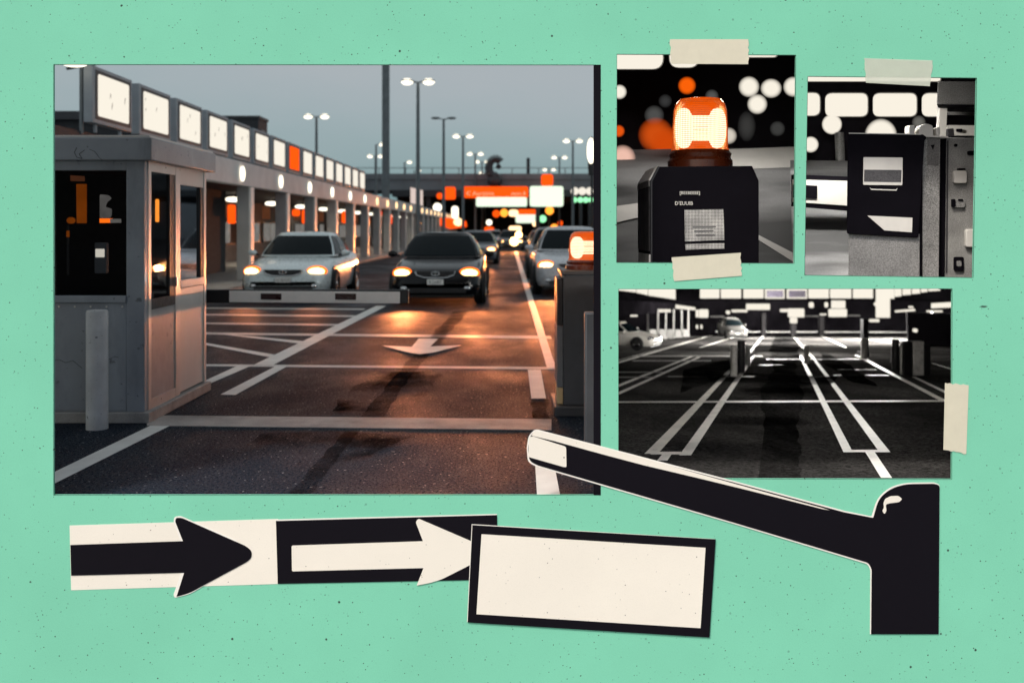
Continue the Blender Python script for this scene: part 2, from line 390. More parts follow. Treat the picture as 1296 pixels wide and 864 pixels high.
def ring(quad, wpx, Y, t, name, m, parent, sides=(1, 1, 1, 1)):
    cu = sum(q[0] for q in quad) / 4; cv = sum(q[1] for q in quad) / 4
    g = lambda s: [(u + (s if u > cu else -s), v + (s if v > cv else -s)) for u, v in quad]
    a, b = g(wpx), g(0)
    mb = MB()
    for i in range(4):
        j = (i + 1) % 4
        mb.px([a[i], a[j], b[j], b[i]], Y, t)
    return mb.build(name, m, parent)
M['print_edge'] = paper('print edge', (.02, .02, .022), specks=False, grain=0)
YP = YB - .0012
for key, lab in (('main', 'large colour print of a toll plaza at dusk with a black right margin'),
                 ('beacon', 'upper middle print of an orange beacon held by two tapes'),
                 ('machine', 'tilted upper right monochrome print of a ticket machine'),
                 ('lot', 'wide monochrome print of an empty parking lot')):
    q = WIN[key]; o = P(*q[3], YB); t = thing('photo_print', lab, 'photo print', o)
    ring(q, .35, YP, .0012, 'print_edge', M['print_edge'], t)
    if key == 'main':
        MB().px([(751.3, 82), (760, 82.5), (760, 626), (751.3, 626)], YB + .001, .008).build('black_margin', M['ink'], t)
    if key == 'machine':
        pass

def jag(a, b, n, amp):
    out = []
    for i in range(1, n):
        t = i / n; s = random.uniform(-amp, amp)
        d = (Vector(b) - Vector(a)); nrm = Vector((-d.y, d.x)).normalized()
        out.append(tuple(Vector(a) + d * t + nrm * s))
    return out
def tape(pts, ends, label, m):
    out = []
    for i in range(4):
        a, b = pts[i], pts[(i + 1) % 4]; out.append(a)
        if i in ends: out += jag(a, b, 9, 1.1)
    o = MB().px(out, YB - .0035, .0012).build('tape_strip', m)
    return tag(o, label, 'tape')
tape([(848, 50), (947, 50), (947, 81.5), (850, 81)], (1, 3), 'cream masking tape across the top edge of the orange beacon print', M['tape'])
tape([(850, 325.7), (937.6, 319.8), (938.6, 349), (853.6, 355.8)], (1, 3), 'cream masking tape across the bottom edge of the orange beacon print', M['tape'])
tape([(1093.6, 73.9), (1180.4, 76.7), (1177, 109.3), (1096, 105)], (1, 3), 'greenish see-through tape at the top of the ticket machine print', M['tape_clear'])
tape([(1196, 484.3), (1226, 487.4), (1223, 574), (1194, 569)], (0, 2), 'upright cream tape on the right edge of the parking lot print', M['tape'])

# strips, arrows, label
o = P(90, 746, YB)
t = thing('paper_strip', 'cream paper strip on the left, under the black arrow', 'paper strip', o)
MB().px([(88, 664.7), (352, 656.3), (353, 738.5), (90, 746.4)], YB - .0015, .0015).build('strip', M['cream'], t)
arr = [(89, 689.3), (231.5, 684.4), (221.5, 659), (223, 654.8), (230, 655), (311.7, 690.9), (318.5, 697), (318.5, 705), (312.8, 710.5), (254.6, 741.9), (240, 750), (223.3, 754.6), (233, 724.4), (90, 728)]
arr_r = rounded(arr, [0, 0, 3, 3, 3, 6, 5, 5, 6, 4, 8, 1, 0, 0])
t = thing('paper_arrow', 'black paper arrow pointing right on the cream strip', 'arrow', P(90, 728, YB))
MB().px(rounded([(230, 688), (219.5, 661), (220.5, 653.5), (229, 652.5), (300, 684), (300, 716), (256, 742), (240, 751.5), (221, 756), (219.5, 752), (230, 722)], [0, 3, 3, 3, 0, 0, 4, 8, 2, 2, 0]), YB - .0030, .0015).build('white_rim', M['white_edge'], t)
MB().px(arr_r, YB - .0045, .0014).build('arrow', M['ink'], t)
t = thing('paper_strip', 'black paper strip behind the cream arrow', 'paper strip', P(351, 737, YB))
MB().px([(349.5, 657), (629, 650), (630.5, 733), (352, 738)], YB - .0028, .0012).build('white_rim', M['white_edge'], t)
MB().px([(349.2, 658.9), (629, 651.4), (631, 733), (351.5, 738.4)], YB - .0042, .0013).build('strip', M['ink'], t)
ar2 = rounded([(369, 690), (535.3, 684.5), (526, 660), (529.5, 655.8), (600, 686), (616, 702), (600, 712), (559.6, 732.4), (545, 737), (527.3, 740.5), (536, 718.4), (369.5, 722.6)], [2, 0, 3, 3, 3, 6, 4, 4, 4, 1, 0, 2])
o = MB().px(ar2, YB - .0058, .0014).build('paper_arrow', M['cream'])
tag(o, 'cream paper arrow pointing right on the black strip', 'arrow')
t = thing('paper_label', 'blank cream label with a thick black border, slightly tilted', 'label', P(592, 787, YB))
MB().px([(597, 662.9), (905, 681.6), (897.6, 805.5), (591, 786.6)], YB - .0072, .0012).build('white_rim', M['white_edge'], t)
MB().px([(597.8, 664), (905.8, 682), (898, 806.2), (591.8, 787.2)], YB - .0086, .0013).build('border', M['ink'], t)
MB().px([(609.4, 675.6), (893, 692.8), (886.7, 794.4), (603, 776.7)], YB - .0097, .0010).build('blank_face', M['cream'], t)

t = thing('barrier_cutout', 'black paper cut-out of a barrier arm and post with white edge', 'paper cut-out', P(1145, 802, YB))
outer = rounded([(677.5, 542.5), (669, 551), (666.5, 566), (668, 585), (680, 590.5), (930, 663), (1098, 713.5), (1101.5, 720), (1101, 802), (1188, 802), (1189.3, 613), (1183, 610), (1146, 610.5), (1126, 616), (1110, 630), (1103, 653), (1069, 646), (930, 608.5)],
               [4, 5, 4, 8, 4, 0, 6, 3, 0, 0, 3, 4, 10, 12, 14, 1, 0, 0])
MB().px(outer, YB - .0045, .0015).build('white_rim', M['white_edge'], t)
inner = rounded([(677.5, 544.5), (671, 551.5), (668.2, 566), (669.8, 583), (680, 588.5), (930, 661.3), (1099.5, 712), (1103.3, 720), (1102.5, 802), (1188, 802), (1189.2, 614), (1183, 611.8), (1146, 612.3), (1127, 618), (1112, 631), (1105.3, 655), (1069, 648), (930, 610.5)],
                [4, 5, 4, 8, 4, 0, 6, 3, 0, 0, 3, 4, 10, 12, 14, 1, 0, 0])
MB().px(inner, YB - .0060, .0014).build('silhouette', M['ink'], t)
MB().px([(677, 544), (700, 549.5), (766, 567), (815, 579.8), (880, 598), (950, 617.4), (1040, 642.2), (1050, 645.3), (1040, 643.6), (950, 620.8), (880, 603.8), (815, 588.5), (766, 575.5), (700, 557.5), (672.5, 551)], YB - .0070, .0009).build('edge_highlight', M['cream'], t)
MB().px(rounded([(669, 553), (675, 552), (716.5, 565), (717, 591), (713, 590.6), (669, 578)], [2, 0, 3, 3, 0, 0]), YB - .0070, .0009).build('reflector_patch', M['cream'], t)
MB().px(rounded([(1118, 637), (1120, 631), (1127, 627.5), (1137, 627), (1142, 631), (1138, 635), (1126, 636.5), (1121, 638), (1122, 646), (1119.5, 650.5), (1116.5, 646), (1119, 642)], 2), YB - .0070, .0009).build('glint', M['cream'], t)

# ================================================================== PLAZA: ground and sky
M['skyd'] = None
def sky_dome():
    m, nt, out = new_mat('dusk sky')
    geo = N(nt, 'ShaderNodeNewGeometry'); sub = N(nt, 'ShaderNodeVectorMath', operation='SUBTRACT'); sub.inputs[1].default_value = (0, 20, 0)
    nrm = N(nt, 'ShaderNodeVectorMath', operation='NORMALIZE')
    nt.links.new(geo.outputs['Position'], sub.inputs[0]); nt.links.new(sub.outputs[0], nrm.inputs[0])
    s = N(nt, 'ShaderNodeTexSky', sky_type='NISHITA', sun_disc=False); s.sun_elevation = math.radians(24); s.sun_rotation = math.radians(200); s.dust_density = 3.0; s.air_density = 1.6; s.ozone_density = 3
    nt.links.new(nrm.outputs[0], s.inputs['Vector'])
    hs = N(nt, 'ShaderNodeHueSaturation', Saturation=.55, Value=SKYV); nt.links.new(s.outputs[0], hs.inputs['Color'])
    n = N(nt, 'ShaderNodeTexNoise', Scale=2.6, Detail=6.0, Roughness=.55); mp = N(nt, 'ShaderNodeMapping'); mp.inputs['Scale'].default_value = (.8, 1, 2.6); mp.inputs['Location'].default_value = (3.1, 0, .35)
    nt.links.new(nrm.outputs[0], mp.inputs[0]); nt.links.new(mp.outputs[0], n.inputs['Vector'])
    sp = N(nt, 'ShaderNodeSeparateXYZ'); nt.links.new(nrm.outputs[0], sp.inputs[0])
    ad = N(nt, 'ShaderNodeMath', operation='MULTIPLY_ADD'); ad.inputs[1].default_value = .16; nt.links.new(n.outputs['Fac'], ad.inputs[0]); nt.links.new(sp.outputs[2], ad.inputs[2])
    clear = mixc(nt, .8, hs.outputs[0], tuple(x * K for x in (.18, .325, .36)))
    c = mixc(nt, ramp(nt, ad.outputs[0], [(.10, 0.), (.235, 1.)]), clear, tuple(x * K for x in (.40, .447, .475)))
    e = N(nt, 'ShaderNodeEmission'); nt.links.new(c, e.inputs[0]); nt.links.new(e.outputs[0], out.inputs[0])
    mb = MB(); R = 420; y0 = 5.622; n, k = 36, 10
    rings = []
    vs = []
    for j in range(k):
        ph = math.pi / 2 * j / k
        for i in range(n + 1):
            a = math.pi * i / n
            vs.append((R * math.cos(ph) * math.cos(a), y0 + R * math.cos(ph) * math.sin(a), -60 + (R + 60) * math.sin(ph)))
    top = len(vs); vs.append((0, y0, R))
    fs = [(j * (n + 1) + i, j * (n + 1) + i + 1, (j + 1) * (n + 1) + i + 1, (j + 1) * (n + 1) + i) for j in range(k - 1) for i in range(n)]
    fs += [((k - 1) * (n + 1) + i, (k - 1) * (n + 1) + i + 1, top) for i in range(n)]
    mb.add(vs, fs, True)
    # flat front of the vault, open where the board stands
    x0, x1, z1 = -4.6, 5.6, 4.4
    prof = [(R * math.cos(math.pi / 2 * j / k), -60 + (R + 60) * math.sin(math.pi / 2 * j / k)) for j in range(k)] + [(0, R)]
    L = [(-r, y0, z) for r, z in prof]; Rr = [(r, y0, z) for r, z in prof]
    mb.add(L + [(0, y0, z1), (x0, y0, z1), (x0, y0, -60)], [list(range(len(L) + 3))])
    mb.add(Rr + [(0, y0, z1), (x1, y0, z1), (x1, y0, -60)], [list(range(len(Rr) + 3))])
    return tag(mb.build('sky', m, ang=20), kind='structure')
SKYV = .085
sky_dome()
g = MB()
g.add([(-420, 5.63, 0), (.53, 5.63, 0), (2.75, 28.5, 0), (420, 28.5, 0), (420, 420, 0), (-420, 420, 0)], [(0, 1, 2, 3, 4, 5)])
tag(g.build('ground', M['asphalt']), kind='structure')
tag(MB().box(-40, 40, -60, 5.62, -2.0, -1.6).build('pavement', M['pave']), kind='structure')

def marking(pts, m='paint', z=.004, name='road_marking', jit=0):
    if jit:
        out = []
        for i in range(len(pts)):
            a, b = pts[i], pts[(i + 1) % len(pts)]; n = max(1, int(math.dist(a, b) / 6))
            out += [(a[0] + (b[0] - a[0]) * j / n + (random.uniform(-jit, jit) if abs(b[1] - a[1]) > 4 else 0), a[1] + (b[1] - a[1]) * j / n) for j in range(n)]
        pts = out
    return tag(sheet([G(u, v, z) for u, v in pts], name, M[m]), kind='structure')
marking([(60, 601), (192, 537.5), (217, 537.5), (60, 616)])
marking([(240, 460.5), (702, 464.3), (702, 467.3), (240, 463)], 'paint_thin')
marking([(240, 420.5), (697, 425), (698, 428.5), (240, 422.7)], 'paint_thin')
marking([(240, 408), (430, 410), (426, 412), (240, 409.6)], 'paint_thin')
marking([(240, 397), (450, 399), (447, 401), (240, 398.6)], 'paint_thin')
marking([(240, 389), (462, 390.5), (460, 392), (240, 390.2)], 'paint_thin')
marking([(476, 387), (489, 387), (346, 461.5), (322, 461)], z=.007)
marking([(256, 420), (266, 420.5), (383, 431.5), (379, 434.5)], z=.007)
marking([(256, 435.5), (262, 434), (347, 448.5), (342, 452)], z=.007)
marking([(301, 462.5), (318, 462.6), (245, 494), (245, 488)], z=.007)
marking([(349, 463.2), (363.5, 463.3), (298, 499.5), (279, 499)], z=.007)
marking([(650.5, 318), (655, 318), (704, 466), (692.5, 466)], z=.007)
marking([(668, 467.6), (684.5, 467.8), (691, 504), (672.5, 504)], z=.007)
marking([(676.5, 575), (699, 575), (710, 632), (680, 632)], z=.007)
marking([(440, 345), (455, 345), (300, 372), (286, 372)], 'paint_thin', z=.007)
for k in range(3): marking([(738 + k * 9, 353 + k * 20), (745 + k * 12, 353 + k * 20), (775, 388 + k * 22), (768, 388 + k * 22)], 'paint', z=.0055)
arrow = [(530, 428.3), (554.6, 428.5), (544.5, 438.3), (585, 436.6), (566, 441.5), (548, 446), (531, 448.2), (517, 446), (500, 441.5), (483, 437), (521, 438.8)]
marking(arrow, z=.016, name='road_arrow')
# tar seam, tyre track, stains, concrete strip
marking([(573, 394), (592, 394), (543, 449), (510, 490), (486, 527), (455, 527), (488, 490), (524, 449)], 'tar', jit=2.2, z=.011, name='tar_seam')
marking([(438, 544), (456, 544), (388, 632), (358, 632)], 'tar', jit=2, z=.011, name='tar_seam')
marking([(320, 560), (330, 548), (430, 545), (520, 552), (470, 575), (400, 590), (345, 580)], 'oil', z=.013, name='oil_stain', jit=4)
marking([(430, 500), (480, 470), (560, 470), (540, 500), (500, 520), (420, 520)], 'oil', z=.013, name='oil_stain', jit=4)
marking([(672, 505), (691, 505), (696, 529), (676, 529)], 'oil', z=.013, name='oil_stain', jit=4)
st = [G(186, 526), G(698, 531), G(698, 544.5), G(186, 539)]
hp = MB().prism([p + Vector((0, 0, .0)) for p in st], (0, 0, .006)).build('concrete_strip', M['hump'], bevel=.002)
tag(hp, 'pale worn concrete strip laid across the lane beside the booth', 'concrete strip')

# ================================================================== TOLL BOOTH
bx0, bx1, by0, by1 = -4.9, -2.847, 7.96, 9.53
bt = thing('toll_booth', 'grey toll booth with dark windows and flat roof at left', 'toll booth', (-3.8, 8.7, 0))
def XF(u): return (u - CU) / F * by0
def ZF(v): return H - (v - CV) / F * by0
def YS(u): return F * bx1 / (u - CU)
def ZS(v, u): return H - (v - CV) / F * YS(u)
MB().box(bx0, bx1 + .045, by0 - .03, by1 + .04, 0, .085).build('plinth', M['concrete'], bt, bevel=.008)
MB().box(bx0 - .05, bx1 + .07, by0 - .05, by1 + .10, 2.03, 2.205).build('roof', M['booth'], bt, bevel=.008)
MB().box(bx0 - .03, bx1 + .05, by0 - .03, by1 + .08, 2.205, 2.225).build('roof_sheet', M['booth_light'], bt, bevel=.004)
# front wall
MB().box(bx0, XF(160), by0, by0 + .04, .085, .93).build('wall_panel', M['booth'], bt, bevel=.004)
MB().box(bx0, XF(160), by0 - .018, by0 + .05, .93, .985).build('sill', M['booth'], bt, bevel=.005)
MB().box(bx0, XF(160), by0, by0 + .04, 1.955, 2.03).build('head_rail', M['booth'], bt, bevel=.004)
MB().box(XF(160), bx1, by0 - .004, by0 + .13, .085, 2.03).build('corner_post', M['booth'], bt, bevel=.006)
MB().box(bx0, XF(160), by0 - .006, by0 - .001, .10, .13).build('skirting', M['booth'], bt)
MB().add([(bx0, by0 + .03, .985), (XF(160), by0 + .03, .985), (XF(160), by0 + .03, 1.955), (bx0, by0 + .03, 1.955)], [(0, 1, 2, 3)]).build('window_pane', M['glass'], bt)
for k in range(5):
    MB().lathe((XF(75 + k * 20), by0 - .002, .90), [(0, -.004), (.008, -.003), (.008, .002), (0, .002)], 10, 'y').build('screw', M['alu'], bt)
def crack(pts, w, y, par, m='dark'):
    mb = MB()
    for a, b in zip(pts, pts[1:]):
        a = P(*a, y); b = P(*b, y); d = (b - a).normalized(); n_ = Vector((-d.z, 0, d.x)) * w
        mb.prism([a + n_, b + n_ * .8, b - n_ * .8, a - n_], (0, .0012, 0))
    return mb.build('hairline_crack', M[m], par)
crack([(68, 456), (75, 455), (83, 459), (92, 456), (98, 461), (104, 466)], .0016, by0 - .0016, bt)
crack([(130, 452), (137, 455), (145, 451), (150, 452)], .0016, by0 - .0016, bt)
crack([(97, 187), (94, 193), (97, 199), (104, 201), (100, 195), (107, 190)], .0022, by0 - .052, bt)
crack([(113, 189), (120, 192), (126, 200), (130, 203)], .0018, by0 - .052, bt)
# side with two door leaves
def sidebox(name, m, u0, u1, z0, z1, x0=0, x1=.04, par=bt, bev=.004):
    return MB().box(bx1 - x1, bx1 - x0, YS(u0), YS(u1), z0, z1).build(name, m, par, bevel=bev)
yA, yB, yC, yD = YS(187), YS(221), YS(228), YS(257)
MB().box(bx1 - .05, bx1 + .006, by0 + .135, YS(187), .085, 2.03).build('door_jamb', M['alu'], bt, bevel=.003)
MB().box(bx1 - .05, bx1 + .006, yB + .012, yC - .012, .085, 2.03).build('door_post', M['alu'], bt, bevel=.003)
MB().box(bx1 - .05, bx1 + .010, yD, by1, .085, 2.03).build('door_jamb', M['alu'], bt, bevel=.003)
d1 = MB().box(bx1 - .03, bx1 - .004, yA, yB + .012, .10, .865).build('door', M['booth_mid'], bt, bevel=.003)
MB().box(bx1 - .03, bx1 + .002, yA, yB + .012, .865, .945).build('rail', M['black'], d1)
MB().box(bx1 - .03, bx1 + .004, yA, yB + .012, 1.955, 2.03).build('rail', M['alu'], d1)
MB().box(bx1 - .03, bx1 + .004, yA, yB + .012, .085, .16).build('rail', M['alu'], d1)
MB().box(bx1 - .03, bx1 - .001, yB - .12, yB + .012, .945, 1.955).build('stile', M['black'], d1)
MB().add([(bx1 - .015, yA, .945), (bx1 - .015, yB - .12, .945), (bx1 - .015, yB - .12, 1.955), (bx1 - .015, yA, 1.955)], [(0, 1, 2, 3)]).build('pane', M['glass'], d1)
d2 = MB().box(bx1 - .03, bx1 - .002, yC - .012, yD, .10, .93).build('door', M['booth_light'], bt, bevel=.003)
MB().box(bx1 - .03, bx1 + .004, yC - .012, yD, .93, .99).build('rail', M['booth_light'], d2, bevel=.003)
MB().box(bx1 - .03, bx1 + .012, yC - .012, yD, .995, 1.06).build('rail', M['booth_light'], d2, bevel=.003)
MB().box(bx1 - .03, bx1 + .004, yC - .012, yD, 1.88, 2.03).build('rail', M['booth_light'], d2, bevel=.003)
MB().box(bx1 - .03, bx1 + .004, yD - .09, yD, 1.06, 1.88).build('stile', M['black'], d2)
MB().add([(bx1 - .015, yC, 1.06), (bx1 - .015, yD - .09, 1.06), (bx1 - .015, yD - .09, 1.88), (bx1 - .015, yC, 1.88)], [(0, 1, 2, 3)]).build('pane', M['glass'], d2)
MB().box(bx1 - .004, bx1 + .035, yB - .05, yB - .025, 1.02, 1.10).build('handle', M['chrome'], d1, bevel=.004)
# lining and back
MB().box(bx0 - .02, bx0, by0, by1, .085, 2.03).build('end_wall', M['inside'], bt)
MB().box(bx0, bx1 - .05, by1 - .04, by1, .085, 2.03).build('back_wall', M['inside'], bt)
MB().box(bx0 + .01, bx1 - .06, by0 + .05, by1 - .05, .09, .11).build('floor_mat', M['inside'], bt)
MB().box(bx0 + .01, bx1 - .06, by0 + .16, by1 - .05, 2.0, 2.025).build('ceiling', M['inside'], bt)
# things inside the booth
MB_ = MB().box(XF(60), XF(148), by0 + .10, by0 + .5, .80, .84)
tag(MB_.build('counter', M['dark'], bevel=.004), 'dark counter shelf inside the toll booth behind the front window', 'counter')
t = thing('payment_terminal', 'small terminal with a lit white screen inside the toll booth', 'terminal', P(127, 345, by0 + .1))
MB().px(rrect(119.5, 307, 134.5, 346, 2), by0 + .08, .05).build('housing', M['cab_lt'], t, bevel=.003)
MB().px(rrect(120.8, 315, 132, 325.5, .8), by0 + .076, .004).build('screen', M['sign_lit'], t)
M['poster_glow'] = glow('dim amber', (190, 92, 20), .55, .4)
tag(MB().px([(96.5, 233), (108, 233), (108, 282.5), (97, 282.5)], by0 + .9, .03).build('light_panel', M['poster_glow']), 'tall dim amber light panel inside the toll booth', 'light panel')
tag(MB().px([(89, 222), (105.5, 223), (105.5, 229.5), (89, 229)], by0 + .9, .03).build('light_panel', M['pane_warm']), 'short brown light strip high inside the toll booth', 'light panel')
tag(MB().px(circle(89, 279, 4, sx=1.2), by0 + .9, .03).build('warning_light', M['poster_glow']), 'small round orange lamp low inside the toll booth', 'warning light')
t = thing('desk_telephone', 'pale handset stand on an orange and white box inside the booth', 'telephone', P(138, 282, by0 + .7))
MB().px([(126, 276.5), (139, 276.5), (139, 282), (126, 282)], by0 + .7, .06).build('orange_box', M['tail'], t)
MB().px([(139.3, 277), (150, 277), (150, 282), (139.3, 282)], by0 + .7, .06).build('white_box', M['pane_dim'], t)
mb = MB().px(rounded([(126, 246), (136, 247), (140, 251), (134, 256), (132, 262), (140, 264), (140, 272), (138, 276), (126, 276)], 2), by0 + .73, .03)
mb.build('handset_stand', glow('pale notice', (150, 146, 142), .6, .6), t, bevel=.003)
t = thing('counter_lamp', 'thin upright lamp post with orange glow inside the booth', 'lamp', P(86, 350, by0 + .5))
MB().tube(P(86, 348, by0 + .5), P(86, 285, by0 + .5), .009).build('stem', M['dark'], t)
MB().tube(P(86, 300, by0 + .5), P(86, 292, by0 + .5), .012).build('glow_ring', M['poster_glow'], t)
tag(MB().px(circle(236.5, 276, 3.5), by1 - .06, .02).build('warning_light', M['orange']), 'round orange lamp seen through the far booth door glass', 'warning light')
tag(MB().px(rrect(196.5, 252, 200.5, 281, 2), by1 - .06, .02).build('light_panel', M['orange_hot']), 'slim orange lamp seen through the near booth door glass', 'light panel')
tag(MB().px(rrect(186, 262, 190, 275, 1.5), by1 - .06, .02).build('light_panel', M['lamp']), 'small white lamp seen through the near booth door glass', 'light panel')

# bollards
def bollard(u0, u1, vt, vb, label, m, thick=1.0):
    Y = F * H / (vb - CV); r = (u1 - u0) / 2 / F * Y; X = ((u0 + u1) / 2 - CU) / F * Y; h = (vb - vt) / F * Y
    mb = MB().lathe((X, Y + r, 0), [(0, 0), (r, 0), (r, h - .02), (r * .93, h - .004), (r * .6, h), (0, h)], 28)
    return tag(mb.build('bollard', m), label, 'bollard')
bollard(104, 131, 393, 545, 'thick scratched grey round bollard in front of the toll booth', surf('scratched bollard', (.52, .53, .53), .6, var=.15, scale=5, bump=.3, dirt=.5, pits=.85, pscale=16))
t = thing('guard_post', 'square dark post at the right edge in front of the beacon cabinet', 'post', (.52, 6.65, 0))
MB().box(.468, .575, 6.6, 6.7, 0, .965).build('post', M['cab'], t, bevel=.012)
MB().box(.44, .60, 6.57, 6.73, 0, .02).build('base_plate', M['dark'], t, bevel=.004)

# ================================================================== BARRIERS
t = thing('barrier_gate', 'white boom barrier closed across the lane, mounted behind the booth', 'barrier', (-3.2, 10.02, 0))
MB().box(-3.45, -3.08, 9.85, 10.2, 0, 1.02).build('housing', M['dark'], t, bevel=.02)
MB().px([(240, 366.5), (517, 366.5), (517, 384), (240, 383)], 10, .05).build('arm', M['black'], t, bevel=.006)
MB().px([(290, 368), (506, 369.2), (506, 384), (290, 382.5)], 9.99, .012).build('white_panel', M['arm'], t, bevel=.003)
for a, b in ((330, 356), (424, 450.5)):
    MB().px([(a, 371.2), (b, 371.6), (b, 379.4), (a, 379)], 9.983, .008).build('reflector', M['red_ref'], t, bevel=.002)
t = thing('beacon_cabinet', 'charcoal barrier cabinet with orange beacon at the right edge', 'barrier cabinet', (.6, 8.6, 0))
cx0, cx1, cy0, cy1, cz = .395, .79, 8.3, 8.85, 1.155
MB().prism([(cx0 + .02, cy0, .08), (cx1, cy0, .08), (cx1, cy0, cz), (cx0 + .05, cy0, cz), (cx0 + .02, cy0, cz - .05)], (0, cy1 - cy0, 0)).build('housing', M['cab'], t, bevel=.006)
MB().box(cx0 - .03, cx0 + .018, cy0 + .02, cy1 - .02, .72, 1.10).build('side_panel', M['black'], t, bevel=.004)
MB().box(cx0 - .03, cx0 + .018, cy0 + .02, cy1 - .02, .22, .715).build('side_panel', surf('panel grey', (.12, .13, .14), .4, dirt=.3), t, bevel=.004)
MB().box(cx0 - .03, cx0 + .018, cy0 + .02, cy0 + .3, .085, .215).build('corner_plate', surf('ochre plate', (.45, .33, .17), .5), t, bevel=.004)
MB().box(cx0 - .06, cx1, cy0 - .08, cy1 + .08, 0, .08).build('base', M['dark'], t, bevel=.008)
MB().box(cx0 + .0, cx1 + .0, cy0 - .012, cy1 + .012, cz - .025, cz + .012).build('lid', M['cab'], t, bevel=.006)
bcx, bcy = .645, 8.56
def beacon(parent, c, r, h, hot=True, scale=1):
    x, y, z = c
    b = MB().lathe((x, y, z), [(0, 0), (r * 1.16, 0), (r * 1.16, h * .10), (r * 1.08, h * .14), (r * 1.12, h * .2), (r * 1.03, h * .25), (0, h * .25)], 40).build('beacon_base', M['beacon_base'], parent)
    prof = [(r * 1.0, h * .24), (r * 1.0, h * .34)]
    prof = [(r * 1.03, h * .24), (r * 1.03, h * .27), (r * .99, h * .28), (r * .985, h * .6), (r * .95, h * .82), (r * .88, h * .92), (r * .74, h * .985), (r * .5, h), (0, h)]
    lens = MB().lathe((x, y, z), prof, 72).build('beacon_lens', M['lens'], parent)
    rf = MB()
    for s in (-1, 1):
        rf.ell((x + s * r * .60, y - r * .1, z + h * .57), r * .33, r * .25, h * .29, 16, 10, power=.8)
    for k in range(7):
        rf.box(x - r * .5, x + r * .5, y - r * .16, y + r * .1, z + h * (.40 + k * .052), z + h * (.438 + k * .052))
    rf.build('light_source', M['beacon_white'], lens)
    return lens
M['beacon_base'] = surf('amber plastic base', (.10, .018, .004), .3, coat=.4)
def lens_mat():
    m, nt, out = new_mat('amber lens')
    tr = N(nt, 'ShaderNodeBsdfTransparent'); tr.inputs[0].default_value = (1, .84, .64, 1)
    gl = N(nt, 'ShaderNodeBsdfGlossy', Roughness=.12); gl.inputs[0].default_value = (1, .85, .7, 1)
    em = N(nt, 'ShaderNodeEmission'); em.inputs[0].default_value = (*[x * K for x in lin((255, 96, 10))], 1)
    tc = N(nt, 'ShaderNodeTexCoord'); wv = N(nt, 'ShaderNodeTexWave', Scale=38.0); wv.bands_direction = 'X'
    wz = N(nt, 'ShaderNodeTexWave', Scale=26.0); wz.bands_direction = 'Z'
    nt.links.new(tc.outputs['Object'], wv.inputs['Vector']); nt.links.new(tc.outputs['Object'], wz.inputs['Vector'])
    mx = N(nt, 'ShaderNodeMath', operation='MULTIPLY'); nt.links.new(wv.outputs['Fac'], mx.inputs[0]); nt.links.new(wz.outputs['Fac'], mx.inputs[1])
    a = N(nt, 'ShaderNodeMixShader'); nt.links.new(ramp(nt, mx.outputs[0], [(.05, .80), (.6, .22)]), a.inputs[0])
    nt.links.new(tr.outputs[0], a.inputs[1]); nt.links.new(em.outputs[0], a.inputs[2])
    em.inputs[1].default_value = .95
    fr = N(nt, 'ShaderNodeFresnel', IOR=1.3); b = N(nt, 'ShaderNodeMixShader')
    nt.links.new(fr.outputs[0], b.inputs[0]); nt.links.new(a.outputs[0], b.inputs[1]); nt.links.new(gl.outputs[0], b.inputs[2])
    nt.links.new(b.outputs[0], out.inputs[0]); return m
M['lens'] = lens_mat()
M['beacon_white'] = glow('beacon flash', (255, 246, 232), 3.5)
beacon(t, (bcx, bcy, cz + .012), .172, .315)
lamp('POINT', 'beacon_light', (.40, 8.1, 1.5), 4, (1, .42, .1), .12)

